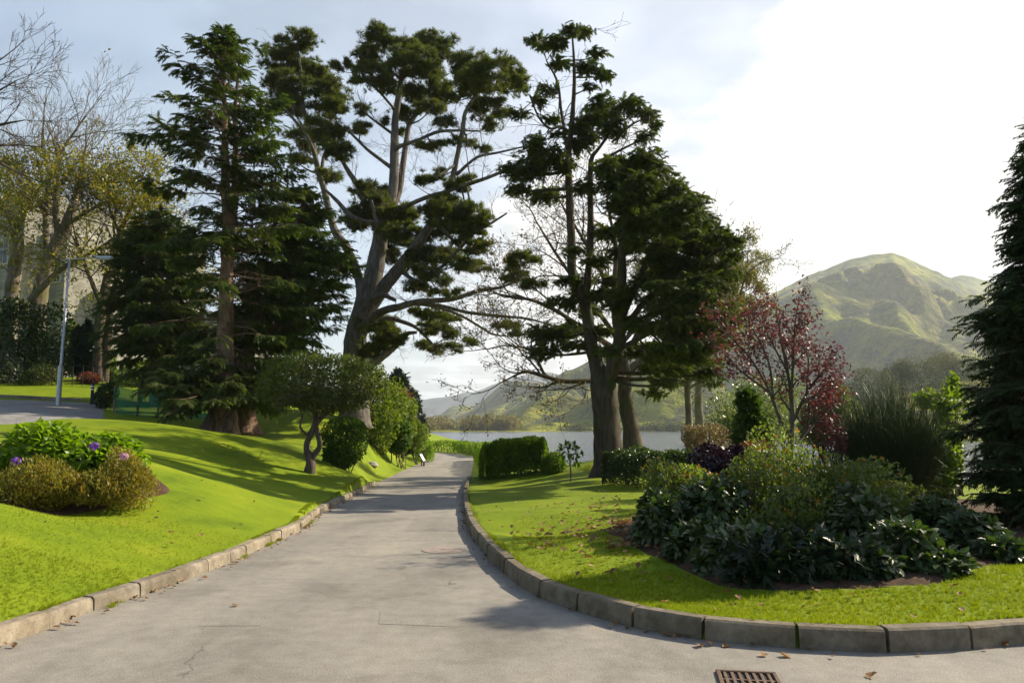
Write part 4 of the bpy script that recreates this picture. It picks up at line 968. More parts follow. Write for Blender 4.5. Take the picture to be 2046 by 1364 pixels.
g = np.random.default_rng(9)
dt = thing("deciduous_tree", at(1264, 900, 33), "half bare broadleaf tree with crooked boughs behind the forked cypress", "tree")
leafy_tree(dt, 33, [
 [(1266, 905, 44), (1258, 850, 34), (1249, 800, 30), (1246, 745, 27), (1238, 690, 21), (1226, 600, 14), (1230, 500, 9), (1216, 420, 5)],
 [(1246, 752, 15, -.5), (1195, 758, 11, -2.5), (1130, 761, 9, -3.2), (1090, 752, 8, -3.4), (1050, 742, 6, -3.5), (1015, 757, 3, -3.6)],
 [(1240, 705, 13, -.5), (1150, 645, 9, -1.5), (1080, 605, 7, -2.4), (1000, 588, 3, -3)],
 [(1248, 745, 17, .3), (1290, 715, 14, .8), (1340, 690, 10, 1.3), (1400, 660, 7, 1.7), (1450, 620, 4, 2)],
 [(1246, 720, 15, .4), (1300, 630, 12, 1.2), (1350, 570, 8, 1.8), (1400, 535, 4, 2.2)],
 [(1236, 680, 12, 0), (1180, 600, 9, .6), (1120, 520, 7, 1), (1070, 440, 3, 1.4)],
 [(1238, 690, 10, .8), (1290, 640, 9, 2), (1390, 590, 7, 3), (1470, 560, 4, 3.8), (1500, 540, 3, 4)],
 [(1232, 640, 11, -.6), (1200, 540, 8, -1.2), (1160, 470, 6, -1.6), (1130, 420, 3, -2)],
 [(1090, 752, 6, -3.4), (1060, 700, 5, -3.2), (1010, 690, 3, -3)]],
 dict(max=3, n=[4, 3, 3], ang=.75, lr=.62, rr=.62, wig=.20, up=.03, rmin=.008), g, M_BARK_DARK, M_BROWN, per_limb=8, tw=(1.1, 2.0), per=2, leaf=.11, spread=.10, keep=.6)
g = np.random.default_rng(12)
dt2 = thing("deciduous_tree", at(1405, 880, 40), "pale olive leafy tree showing through behind the right side of the forked cypress", "tree")
leafy_tree(dt2, 40, [
 [(1400, 880, 20), (1395, 800, 16), (1400, 700, 12), (1410, 620, 8), (1418, 570, 4)],
 [(1398, 760, 10), (1440, 680, 8, -.5), (1475, 600, 5, -1), (1490, 545, 3, -1.2)], [(1398, 720, 9), (1360, 640, 7, .6), (1330, 560, 4, 1)], [(1402, 690, 8), (1450, 620, 6, .8), (1480, 560, 3, 1.4)]],
 dict(max=3, n=[5, 5, 4], ang=.7, lr=.6, rr=.6, wig=.16, up=.03, rmin=.009), g, M_BARK_SYC, leaf_mat("olive_leaves", [(.09, .10, .02), (.15, .15, .03), (.19, .16, .04)], .55, (1.3, 1.3, .6)), per_limb=9, tw=(.8, 1.5), per=5, leaf=.11, spread=.12, keep=1)
g = np.random.default_rng(14)
sp = thing("cypress_tree", at(1376, 880, 31), "small flat-topped cypress with bare pale trunk left of the purple plum", "tree")
pad_tree(sp, 31, [[(1378, 890, 16), (1377, 840, 13), (1374, 790, 12), (1372, 750, 9), (1368, 700, 5)], [(1374, 775, 7), (1410, 760, 5, .5), (1432, 750, 3, .8)], [(1374, 770, 7), (1330, 765, 5, -.4), (1310, 780, 3, -.7)]],
 [(1400,745,32,12),(1360,735,36,14),(1425,760,22,10),(1330,755,28,11),(1385,712,34,14),(1420,725,24,12),(1310,785,20,8),(1340,715,30,12)], 'cypress', M_BARK_SYC, M_CYP_G, g, dspread=.8, density=.9, tuft=.30, extra_twigs=10)
# big spruce filling the right edge
g = np.random.default_rng(15)
rs = thing("spruce_tree", at(2130, 1055, 11), "dense dark spruce with skirts to the ground cut by the right edge of the view", "tree")
conifer(rs, 11, [[(2132, 1075, 56), (2131, 900, 46), (2130, 600, 28), (2129, 330, 14), (2128, 238, 3)]],
 [(232, 4, 4), (262, 40, 14), (290, 90, 20), (325, 70, 28), (390, 108, 30), (425, 84, 34), (470, 96, 38), (515, 118, 40), (560, 122, 45), (600, 160, 50), (650, 172, 55), (720, 164, 60), (800, 174, 70), (900, 172, 80), (980, 166, 90), (1025, 150, 90), (1040, 120, 80)],
 560, M_BARK_DARK, M_SPRUCE, g, inner=.2, spray=.22, dens=1.5, depth_k=.75, rise=.04, droop=.20, tm=SPRUCE, split=.40, sub=15, brr=.016)
# ------------------------------------------------------------------ shrubs
def E(px, py, Y, rx, ry, dk=1.0):
    c = at(px, py, Y); m = 1 / ppm(Y); return (c[0], c[1], c[2], rx * m, rx * m * dk, ry * m)
def blob_points(ells, n, g, shell=.35, lump=.22, freq=1.0, floor=None):
    A = np.array([(e[3] * e[4] + e[3] * e[5] + e[4] * e[5]) for e in ells]); cnt = (A / A.sum() * n * 1.5).astype(int) + 1
    P = []; O = []
    for i, e in enumerate(ells):
        c, r = np.array(e[:3]), np.array(e[3:]); u = rnd_dirs(cnt[i], g)
        rad = 1 - shell * g.random(cnt[i]) ** 1.6 + lump * snoise(c + u * r, freq, 1)
        p = c + u * r * rad[:, None]; ok = np.ones(len(p), bool)
        for j, f in enumerate(ells):
            if j != i: ok &= ((((p - np.array(f[:3])) / np.array(f[3:])) ** 2).sum(1) > .55)
        P.append(p[ok]); O.append(norm(u[ok] / r))
    P, O = np.concatenate(P), np.concatenate(O)
    fl = ground(P[:, :2])[0] + .02 if floor is None else floor
    ok = P[:, 2] > fl; P, O = P[ok], O[ok]
    if len(P) > n: k = g.permutation(len(P))[:n]; P, O = P[k], O[k]
    return P, O
def leaf_cloud(mb, ells, n, g, tmpl, size, shell=.35, lump=.22, freq=1.0, out=.6, up=.25, wild=.55, nup=.7, floor=None, fill=.25, mi=0):
    P, O = blob_points(ells, n, g, shell, lump, freq, floor)
    if fill:
        Q, O2 = blob_points([(*e[:3], *(np.array(e[3:]) * .68)) for e in ells], int(n * fill), g, .5, .1, freq, floor); P = np.r_[P, Q]; O = np.r_[O, O2]
    k = len(P); d = norm(O * out + np.array([0, 0, up]) + g.normal(size=(k, 3)) * wild); nr = norm(O * .6 + np.array([0, 0, nup]) + g.normal(size=(k, 3)) * .4)
    ts = tmpl if isinstance(tmpl, list) else [tmpl]
    for t, T in enumerate(ts):
        w = slice(t, None, len(ts)); mb.inst(T, P[w] - d[w] * size * .4, d[w], nr[w], size * g.uniform(.6, 1.25, len(P[w])), mi)
    return P, O
def shrub(name, label, cat, ells, n, g, tmpl, size, mat, bark=None, stems=6, group=None, tips=0, **kw):
    base = np.array(ells[0][:2]); z = gz(*base); root = None
    fb = MB(); P, O = leaf_cloud(fb, ells, n, g, tmpl, size, **kw)
    if tips:                                                # young shoots at the surface, in their own colour
        ok = np.where(O[:, 2] > .2)[0]; k = g.choice(ok, min(tips, len(ok)), replace=False); q = np.repeat(P[k], 4, 0) + np.array([0, 0, .03])
        fb.inst(LEAF1, q, norm(g.normal(size=q.shape) * .6 + np.array([0, 0, .9])), g.normal(size=q.shape), size * .85, mi=1)
    root = thing(name, (base[0], base[1], z), label, cat, group)
    fb.build("foliage", [mat, M_TIP] if tips else mat, root)
    sb = MB(); segs = []
    for i in range(stems):
        e = ells[i % len(ells)]; t = P[g.integers(len(P))]; b0 = np.array([e[0] + g.normal() * e[3] * .25, e[1] + g.normal() * e[4] * .25, 0]); b0[2] = gz(b0[0], b0[1]) - .05
        mid = (b0 + t) / 2 + np.array([0, 0, .12 * e[5]]) + g.normal(size=3) * .1 * e[3]
        r = .012 + .02 * e[5]; segs += [(b0, mid, r, r * .7), (mid, t, r * .7, .004)]
        for k in range(4):
            t2 = P[g.integers(len(P))]
            if np.linalg.norm(t2 - mid) < 1.4 * max(e[3:]): segs.append((mid, t2, r * .5, .003))
    put_segs(sb, segs, 5); sb.build("stem", bark or M_BARK_DARK, root)
    return root, P, O
def hedge(name, label, corners, h, n, g, tmpl, size, mat, cat="hedge", round_=.25, lump=.05, bark=None):
    """clipped hedge: corners = centre line [(x, y, halfwidth)], flat top with rounded edges"""
    C = np.array(corners, float); P = []; O = []
    seg = np.r_[0, np.cumsum(np.linalg.norm(np.diff(C[:, :2], axis=0), axis=1))]
    a = g.random(n * 2) * seg[-1]; x = np.interp(a, seg, C[:, 0]); y = np.interp(a, seg, C[:, 1]); w = np.interp(a, seg, C[:, 2])
    i = np.clip(np.searchsorted(seg, a, 'right') - 1, 0, len(C) - 2); T = norm(np.diff(C[:, :2], axis=0))[i]; Nn = np.stack([T[:, 1], -T[:, 0]], 1)
    # position round the section: superellipse
    th = g.random(n * 2) * math.pi * 1.0; ex = .5
    sx = np.sign(np.cos(th)) * np.abs(np.cos(th)) ** ex; sz = np.abs(np.sin(th)) ** ex
    endk = np.minimum(a, seg[-1] - a) / np.maximum(w, .01); ek = np.clip(endk * 2.0, .0, 1) ** .35
    depth = 1 - .42 * g.random(n * 2) ** 1.6
    off = sx * w * depth * (.55 + .45 * ek); hz = sz * h * depth * (.80 + .20 * ek)
    px_ = x + Nn[:, 0] * off; py_ = y + Nn[:, 1] * off
    z0 = ground(np.c_[px_, py_])[0]
    p = np.c_[px_, py_, z0 + np.maximum(hz, .03)]; p += lump * snoise(p, 1.6)[:, None] * np.c_[Nn * sx[:, None], sz]
    # end caps
    o = norm(np.c_[Nn * (sx ** 3)[:, None], sz ** 3 + .05])
    ne = n // 3
    for end, sg in ((0, -1), (1, 1)):
        k = -1 if end else 0; c = C[k]; t = norm(np.diff(C[:, :2], axis=0))[k] * sg; nn = np.array([t[1], -t[0]])
        uu = g.uniform(-1, 1, ne) * .85; hh = g.random(ne) ** .8 * h * .93; bulge = (1 - np.abs(uu) ** 3) * (1 - (hh / h) ** 4) * c[2] * .22
        q = c[:2] + nn * (uu * c[2])[:, None] + t * bulge[:, None]; zz = ground(q)[0]
        p = np.r_[p, np.c_[q, zz + hh]]; o = np.r_[o, np.tile([*t, .1], (ne, 1))]
    k = len(p); d = norm(o * .7 + np.array([0, 0, .3]) + g.normal(size=(k, 3)) * .6); nr = norm(o + np.array([.3, .15, .9]) + g.normal(size=(k, 3)) * .4)
    fb = MB(); fb.inst(tmpl, p - d * size * .4, d, nr, size * g.uniform(.6, 1.25, k))
    m = C.mean(0); root = thing(name, (m[0], m[1], gz(m[0], m[1])), label, cat); fb.build("foliage", mat, root)
    sb = MB(); segs = []
    for s in np.linspace(.1, .9, max(4, int(seg[-1] * 2))):
        b0 = np.array([np.interp(s * seg[-1], seg, C[:, 0]), np.interp(s * seg[-1], seg, C[:, 1]), 0]); b0[2] = gz(b0[0], b0[1]) - .05
        for q in range(3): segs.append((b0, b0 + np.array([*(g.normal(size=2) * .3), h * .9]), .025, .006))
    put_segs(sb, segs, 5); sb.build("stem", bark or M_BARK_DARK, root)
    return root

M_HYD = leaf_mat("hydrangea_leaves", [(.11, .19, .008), (.17, .26, .012), (.24, .33, .020)], .5, (1.35, 1.5, .5), rough=.42, spec=.45, clump=2)
M_HEBE = leaf_mat("bronze_small_leaves", [(.10, .12, .014), (.19, .19, .024), (.28, .22, .035), (.22, .13, .03)], .45, (1.3, 1.2, .6), clump=2.5)
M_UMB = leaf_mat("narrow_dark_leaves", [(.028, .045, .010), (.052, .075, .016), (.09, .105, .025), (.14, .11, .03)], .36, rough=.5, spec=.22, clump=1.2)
M_RHOD = leaf_mat("glossy_laurel_leaves", [(.03, .06, .008), (.065, .115, .012), (.12, .18, .018)], .42, rough=.5, spec=.25, clump=1.2)
M_RHODY = leaf_mat("yellow_green_leaves", [(.05, .08, .010), (.11, .15, .016), (.19, .21, .028)], .45, rough=.55, spec=.2, clump=1.0)
M_BOX = leaf_mat("clipped_hedge_leaves", [(.05, .095, .008), (.11, .175, .012), (.19, .26, .02)], .5, rough=.5, spec=.22, clump=1.5)
M_VIB = leaf_mat("dark_leathery_leaves", [(.024, .042, .010), (.044, .070, .016), (.075, .105, .026)], .24, (1.3, 1.6, .6), rough=.42, spec=.45, clump=1.5)
M_HYP = leaf_mat("small_glossy_leaves", [(.06, .085, .016), (.115, .145, .028), (.19, .205, .045)], .5, rough=.36, spec=.65, clump=1.5)
M_TIP = leaf_mat("orange_shoot_tips", [(.30, .13, .02), (.38, .22, .03), (.26, .20, .03)], .5, (1.2, 1.1, .7), rough=.4, clump=2)
M_PLUM = leaf_mat("plum_leaves", [(.06, .032, .032), (.085, .036, .036), (.12, .042, .042), (.17, .055, .045)], .34, (1.5, .75, .75), rough=.48, spec=.4, clump=2)
M_PURP = leaf_mat("dark_purple_leaves", [(.014, .009, .016), (.026, .014, .022), (.05, .018, .024)], .3, (1.5, .8, 1), rough=.35, clump=2)
M_PINKISH = leaf_mat("pink_tinged_leaves", [(.12, .13, .04), (.17, .13, .05), (.22, .12, .07)], .4, (1.2, 1.1, .8), clump=2)
M_WILLOW = leaf_mat("silvery_green_leaves", [(.09, .12, .04), (.14, .18, .06), (.20, .22, .09)], .45, (1.2, 1.3, .7), rough=.35, spec=.55, clump=2)
M_BROOM = leaf_mat("broom_stems", [(.022, .04, .010), (.04, .068, .016), (.075, .105, .024)], .15, clump=1.5)
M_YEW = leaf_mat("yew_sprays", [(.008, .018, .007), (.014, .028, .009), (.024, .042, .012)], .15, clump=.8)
M_DEEP = leaf_mat("deep_green_leaves", [(.018, .034, .008), (.032, .056, .010), (.055, .085, .014)], .3, rough=.4, clump=1)
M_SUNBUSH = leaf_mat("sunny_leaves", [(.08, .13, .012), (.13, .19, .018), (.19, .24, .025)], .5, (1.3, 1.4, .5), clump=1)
M_SOIL = plain_mat("bed_soil", (.07, .042, .026), .95, var=.5, scale=14, spec=.1)
M_PETAL_P = leaf_mat("purple_petals", [(.16, .05, .34), (.24, .09, .45), (.32, .14, .5)], .3, (1.2, .9, 1.3), clump=8)
M_PETAL_K = leaf_mat("pink_petals", [(.45, .22, .36), (.55, .32, .42)], .3, (1.2, .9, 1.1), clump=8)
M_PETAL_Y = leaf_mat("yellow_petals", [(.75, .45, .02), (.8, .55, .03)], .3, (1.1, 1, .4), clump=8)

def bed(name, px, off=.03, n=160):
    pts = []
    for p in px:
        if len(p) == 3: pts.append(at(*p)[:2])
        else: pts.append(p)
    tag(drape(name, outline(pts, n), off, M_SOIL, 24, jitter=.012), kind='structure')
bed("soil_bed", [(-40, 1010, 9.9), (80, 1031, 10.3), (180, 1023, 10.9), (262, 1006, 11.6), (338, 984, 12.3), (300, 950, 13.4), (150, 920, 14), (-20, 930, 13)])
bed("soil_bed", [(1212, 1040, 11.6), (1213, 1064, 10.6), (1250, 1092, 9.4), (1330, 1130, 8.2), (1450, 1158, 7.35), (1600, 1172, 7.05), (1760, 1168, 7.05), (1880, 1158, 7.2), (1960, 1134, 7.8), (2046, 1128, 8.1), (9, 9.2), (11.5, 11), (11, 14.5), (7, 17), (4, 16), (1260, 1020, 13)], n=240)

# left bed
g = np.random.default_rng(31)
hy, P, O = shrub("hydrangea_bush", "bright green mound of broad hydrangea leaves with three flower heads in the left bed", "shrub",
  [E(95, 920, 11.3, 98, 78, .9), E(215, 918, 11.7, 70, 58, .9), E(18, 955, 11.2, 62, 50, .9), E(150, 918, 11.5, 105, 52, .8), E(-60, 950, 11.4, 70, 60)], 5600, g, LEAF_HYD, .108, M_HYD, stems=12, lump=.24, up=.1, out=.7, nup=1.2, freq=1.3)
def bloom(px, py, Y, mat, name="flower"):
    c = at(px, py, Y); mb_ = MB(); u = rnd_dirs(70, g); u = u[u[:, 2] > -.5]
    mb_.inst(LEAFW, c + u * .055, norm(np.cross(u, g.normal(size=u.shape))), u, .042); return mb_.build(name, mat, hy)
tag(bloom(32, 922, 10.45, M_PETAL_P), "deep purple flower head on the left side"); tag(bloom(188, 892, 10.75, M_PETAL_P), "purple flower head near the top"); tag(bloom(247, 912, 10.75, M_PETAL_K), "pale pink flower head")
for k, (ell, lab) in enumerate([
  ([E(45, 980, 10.4, 60, 36, .8), E(10, 978, 10.6, 40, 36, .8), E(78, 980, 10.6, 36, 40, .8)], "low bronze shrub at the left front of the hydrangea bed"),
  ([E(125, 982, 10.6, 58, 36, .8), E(100, 977, 10.8, 34, 40, .8), E(158, 985, 10.6, 34, 34, .8)], "low bronze shrub in front of the hydrangea, second from the left"),
  ([E(198, 972, 10.8, 58, 36, .8), E(225, 968, 11.0, 36, 38, .8), E(178, 980, 10.7, 32, 38, .8)], "low bronze shrub in front of the hydrangea, second from the right"),
  ([E(258, 952, 11.3, 48, 46, .8), E(236, 940, 11.4, 35, 30)], "tallest of the low bronze shrubs, at the right tip of the hydrangea bed")]):
    shrub("bronze_shrub", lab, "shrub", ell, 4600, g, LEAFN, .062, M_HEBE, stems=0, lump=.70, freq=2.9, up=.8, wild=.45, shell=.8, group="low shrubs edging the hydrangea bed")

# umbrella-shaped tree
g = np.random.default_rng(33)
um = thing("umbrella_tree", at(616, 946, 24), "small umbrella-shaped tree with two twisted stems on the left lawn", "tree")
tb = MB(); fb = MB(); UM = [[(616, 950, 26), (620, 925, 20), (612, 893, 14), (620, 866, 13), (630, 845, 13), (626, 815, 9), (600, 780, 6), (570, 755, 3)],
  [(622, 918, 14), (638, 893, 11), (636, 872, 10), (630, 848, 10)], [(630, 848, 11), (650, 826, 9, .2), (690, 795, 6, .5), (720, 770, 3, .7)], [(628, 830, 9), (638, 795, 7, -.4), (650, 750, 4, -.7)],
  [(626, 820, 7), (590, 800, 5, .6), (545, 785, 3, .9)], [(640, 835, 7), (668, 808, 5, -.6), (695, 780, 3, -.9)], [(632, 842, 7), (620, 790, 5, 1), (640, 740, 3, 1.4)], [(612, 868, 5, -.1), (600, 852, 4, -.3), (604, 830, 3, -.2), (596, 812, 2, -.3)]]
for i, l in enumerate(UM):
    P, R = limb_world(l, 24); tb.tube(P, R, 9, rough=.25, seed=i)
Pp, Oo = leaf_cloud(fb, [E(640, 768, 24, 108, 52, .95), E(575, 770, 24, 58, 44, 1.1), E(712, 768, 24, 56, 50, 1.1), E(640, 733, 24, 96, 34, 1.0), E(660, 800, 24, 80, 30)], 8200, g, LEAFN, .15, .5, .20, 1.0, up=.1, wild=.7, fill=.35)
segs = []
for k in range(160):
    t = Pp[g.integers(len(Pp))]; s = at(630, 800, 24) + g.normal(size=3) * [.8, .8, .25]; segs.append((s, t, .012, .004))
put_segs(tb, segs); tb.build("trunk", M_BARK_DARK, um); fb.build("crown", M_UMB, um)

g = np.random.default_rng(34)
shrub("laurel_bush", "round glossy bush with bare lower stems beside the umbrella-shaped tree", "shrub", [E(686, 884, 27, 45, 48), E(678, 915, 27, 36, 26), E(700, 862, 27, 34, 28)], 4200, g, LEAF1, .125, M_RHOD, stems=16, lump=.14, up=.35)
shrub("rhododendron_bush", "large yellow-green bush at the foot of the huge pine", "shrub", [E(757, 845, 41, 46, 62), E(772, 795, 42, 44, 45), E(735, 800, 42, 36, 40), E(745, 765, 43, 34, 40)], 6500, g, LEAF1, .17, M_RHODY, stems=10, lump=.34, freq=1.3, shell=.5)
shrub("rhododendron_bush", "dense round bush at the lawn edge left of the clipped box hedge", "shrub", [E(801, 872, 42, 26, 36), E(795, 885, 42, 24, 22), E(808, 858, 42.2, 18, 18)], 3000, g, LEAF1, .16, M_RHOD, stems=8, lump=.15)
shrub("rhododendron_bush", "tall light green bush beneath the palm tuft, behind the round bush", "shrub", [E(808, 838, 47, 34, 48), E(830, 865, 48, 24, 34), E(785, 815, 47, 30, 36)], 5200, g, LEAF1, .18, M_RHODY, stems=8, lump=.34, freq=1.3, shell=.5)
g = np.random.default_rng(35)
cy = thing("cypress_tree", [*at(805, 880, 56)[:2], gz(*at(805, 880, 56)[:2])], "dark pointed evergreen cone rising over the rhododendrons left of the lake", "tree")
mb = MB(); leaf_cloud(mb, [E(797, 775, 56, 20, 34), E(808, 815, 56, 34, 45), E(818, 855, 56, 40, 50)], 4200, g, SPRAY, .42, [.4][0], .16, .8, up=.5, out=.4); mb.build("crown", M_YEW, cy)
mb = MB(); mb.tube([at(808, 905, 56) - [0, 0, .6], at(805, 850, 56), at(798, 760, 56)], [.22, .15, .02], 8); mb.build("trunk", M_BARK_DARK, cy)
pm = thing("palm_tree", [*at(808, 890, 50)[:2], gz(*at(808, 890, 50)[:2])], "small palm with a tuft of orange-tipped strap leaves among the rhododendrons", "tree")
mb = MB(); top = at(806, 792, 50); mb.tube([[top[0], top[1], gz(top[0], top[1]) - .1], top], [.13, .09], 8); mb.build("trunk", M_BARK_DARK, pm)
mb = MB(); u = rnd_dirs(110, g); u[:, 2] = np.abs(u[:, 2]) * 1.2 - .35; u = norm(u)
mb.inst(_leaf(.075, 6, .2, .35), np.repeat(top[None], 110, 0), u, np.tile([0, 0, 1.], (110, 1)) + g.normal(size=(110, 3)) * .1, .85 * g.uniform(.7, 1.1, 110)); mb.build("crown", leaf_mat("palm_straps", [(.10, .10, .02), (.22, .14, .03), (.30, .16, .04)], .4, (1.2, 1.1, .7)), pm)

# clipped hedges along the drive
g = np.random.default_rng(36)
c = at(853, 916, 51.5); hedge("box_hedge", "short clipped hedge block at the bend on the drive's left edge", [(c[0] - .2, c[1] - .3, .62), (c[0] - .5, c[1] + 3.4, .62)], 1.22, 2300, g, LEAF1, .10, M_BOX)
a, b_ = at(985, 955, 31.2), at(1068, 955, 31.2)
hedge("box_hedge", "largest clipped bush, broad and flat-topped, on the lake side of the drive", [(a[0] - .25, a[1], 1.15), (b_[0] + .25, b_[1], 1.15)], 1.42, 6500, g, LEAF1, .145, M_BOX, lump=.06)
a, b_ = at(985, 925, 37), at(955, 910, 54)
hedge("box_hedge", "long clipped hedge running behind the largest clipped bush along the drive", [(a[0] + .2, a[1], .8), ((a[0] + b_[0]) / 2 + .3, 45, .75), (b_[0] + .4, b_[1], .7)], 1.22, 6000, g, LEAF1, .115, M_BOX, lump=.09)
a, b_ = at(950, 905, 62), at(845, 905, 73)
hedge("box_hedge", "far low hedge closing the bend of the drive in front of the lake", [(a[0] + .6, a[1] - 3, .6), (at(915, 905, 70)[0], 70, .6), (b_[0], b_[1], .6)], 1.05, 4200, g, LEAF1, .13, M_BOX, lump=.06)
shrub("box_bush", "small rounded bush tucked right of the largest clipped bush", "shrub", [E(1109, 926, 30, 21, 22), E(1098, 932, 30, 18, 18)], 1800, g, LEAF1, .10, M_BOX, stems=6, lump=.12)
hd = [at(1242, 960, 24), at(1310, 955, 22.5), at(1385, 950, 21)]
hedge("laurel_hedge", "low dark hedge with glinting top at the foot of the forked cypress", [(p[0], p[1] + .2, .75) for p in hd], 1.05, 4600, g, LEAF1, .10, M_DEEP, lump=.1)
# sapling
sa = thing("sapling", at(1141, 963, 25.5), "thin leafy sapling alone on the lawn in front of the lake", "sapling")
tb = MB(); fb = MB(); segs = []; tips = []
P, R = limb_world([(1141, 965, 3.4), (1140, 935, 3), (1137, 910, 2.5), (1133, 892, 2)], 25.5); tb.tube(P, R, 6)
for (px, py) in [(1125, 897), (1152, 895), (1131, 889), (1142, 892), (1120, 905), (1156, 905), (1147, 915), (1128, 912), (1136, 888), (1150, 925)]:
    e = at(px, py, 25.5 + g.normal() * .2); s = P[int(g.integers(len(P) * 4 // 10, len(P) - 1))]; segs.append((s, e, .012, .006)); tips += [(e + g.normal(size=3) * .05, norm(e - s)) for _ in range(12)]
put_segs(tb, segs); pts, ds = zip(*tips); put_leaves(fb, g, pts, ds, 1, LEAF1, .165, .035, hang=0); tb.build("trunk", M_BARK_DARK, sa); fb.build("crown", M_RHOD, sa)

# ------------------------------------------------------------------ right-hand bed
g = np.random.default_rng(41)
def viburnum(lab, ells, n, sz=.125):
    return shrub("viburnum_bush", lab, "shrub", ells, int(n * 1.5), g, LEAF_BIG, sz, M_VIB, stems=14, lump=.26, freq=1.6, up=-.05, out=.8, wild=.5, nup=.8, shell=.4, fill=.4, group="large-leaved dark shrubs in the right bed")
viburnum("dark large-leaved shrub spilling over the left end of the right bed", [E(1325, 1050, 9.3, 62, 60, 1), E(1395, 1085, 8.5, 80, 72, .9), E(1475, 1112, 7.9, 84, 60, .8), E(1310, 1010, 9.8, 42, 34, 1), E(1420, 1020, 9.5, 60, 55, .9)], 2300)
viburnum("dark large-leaved shrub with sunlit shoulder in the middle right of the bed", [E(1735, 1050, 8.6, 62, 62, 1), E(1795, 1095, 7.9, 76, 66, .9), E(1860, 1135, 7.6, 66, 42, .8), E(1745, 1130, 7.5, 60, 40, .7), E(1700, 1010, 9.2, 42, 38, 1)], 1900)
viburnum("dark large-leaved shrub furthest right, under the spruce", [E(1880, 1045, 9.4, 58, 50, 1), E(1940, 1080, 8.9, 66, 54, .9), E(2000, 1112, 8.4, 56, 38, .9)], 1500)
def hyper(lab, ells, n, tips_, sz=.055):
    r, P, O = shrub("hypericum_bush", lab, "shrub", ells, n, g, LEAF1, sz, M_HYP, stems=40, lump=.50, freq=2.6, up=.5, wild=.6, shell=.6, fill=.35, tips=tips_)
    return r
hb = hyper("biggest shrub of the right bed, small glossy leaves tipped with orange shoots", [E(1560, 980, 9.9, 105, 92, .9), E(1490, 985, 9.7, 70, 80, .9), E(1640, 985, 9.7, 88, 88, .9), E(1710, 980, 9.9, 62, 62, .9), E(1420, 990, 9.9, 60, 62, .9), E(1770, 1010, 10, 50, 45, .9), E(1560, 1060, 9.2, 140, 75, .7), E(1690, 1040, 9.3, 50, 60, .9)], 19000, 190)
mb = MB(); c = at(1620, 1063, 8.15); a5 = np.arange(5) / 5 * 6.283
mb.inst(LEAFW, np.repeat(c[None], 5, 0), np.stack([np.cos(a5), a5 * 0 - .2, np.sin(a5)], 1), np.tile([0, -1., .1], (5, 1)), .042)
u = norm(rnd_dirs(14, g) * [.6, .2, .6] + [0, -.9, 0]); mb.sticks(np.repeat(c[None], 14, 0), c + u * .02, .0015, .0015, 3)
mb.build("flower", M_PETAL_Y, hb)
hyper("smaller orange-tipped shrub between the big-leaved shrub and the low dark hedge", [E(1335, 965, 10.8, 46, 48), E(1370, 985, 10.4, 44, 45)], 4200, 50)
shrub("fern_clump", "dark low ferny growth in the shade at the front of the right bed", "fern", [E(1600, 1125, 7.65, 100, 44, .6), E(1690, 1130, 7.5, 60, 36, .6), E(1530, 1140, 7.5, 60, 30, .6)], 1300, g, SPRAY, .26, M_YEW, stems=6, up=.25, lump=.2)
shrub("purple_shrub", "dark purple shrub behind the left big-leaved shrub", "shrub", [E(1425, 945, 11, 50, 52), E(1475, 925, 11.4, 40, 36), E(1405, 965, 10.8, 34, 38)], 3400, g, LEAFW, .065, M_PURP, stems=12, lump=.25, freq=1.6)
shrub("lime_shrub", "yellow-green leafy shrub speckling the front of the dark purple one", "shrub", [E(1415, 985, 10.2, 30, 30), E(1385, 955, 10.5, 26, 28)], 900, g, LEAF1, .06, M_SUNBUSH, stems=8, lump=.3, shell=.7, fill=0)
shrub("heath_shrub", "pinkish fine-leaved shrub behind the purple one, left of the dwarf conifer", "shrub", [E(1412, 880, 15, 42, 34), E(1385, 870, 15.3, 26, 24)], 3800, g, LEAF1, .045, M_PINKISH, stems=10, up=.6, lump=.25, freq=1.5, shell=.6)
r, _, _ = shrub("dwarf_conifer", "small dark green upright conifer left of the purple plum", "shrub", [E(1497, 832, 14.5, 20, 50), E(1503, 870, 14.5, 28, 40), E(1488, 800, 14.5, 12, 26)], 1500, g, SPRAY, .20, M_CYP_G, stems=5, up=.7, out=.4, lump=.4, shell=.6)
shrub("rusty_shrub", "rust-tinged low shrub beneath the dwarf conifer", "shrub", [E(1505, 905, 13.6, 34, 26), E(1470, 910, 13.4, 24, 22)], 1700, g, LEAF1, .05, leaf_mat("rusty_leaves", [(.12, .07, .03), (.20, .09, .03), (.10, .10, .03)], .4, (1.3, 1.1, .6)), stems=7, lump=.25)
shrub("birch_shrub", "loose olive shrub of twiggy stems right of the small flat-topped cypress", "shrub", [E(1460, 840, 18, 50, 60), E(1540, 835, 18, 50, 55), E(1500, 790, 19, 40, 40), E(1570, 800, 19, 40, 45)], 9000, g, LEAF1, .07, M_WILLOW, stems=30, shell=.9, lump=.3, fill=0, up=.5)
shrub("willow_shrub", "tall pale shrub with glittering leaves behind the plum, left of the broom", "shrub", [E(1668, 820, 15.5, 34, 75), E(1695, 860, 15.5, 30, 60), E(1625, 850, 15.5, 36, 55)], 8000, g, LEAFN, .085, M_WILLOW, stems=26, shell=.85, lump=.3, fill=0, up=.7)
shrub("laurel_bush", "bright glossy bush catching the sun between the broom and the spruce", "shrub", [E(1885, 925, 14.5, 36, 48), E(1895, 890, 15, 30, 40), E(1872, 960, 14.3, 34, 30)], 2200, g, LEAF6, .12, M_SUNBUSH, stems=10, lump=.3)
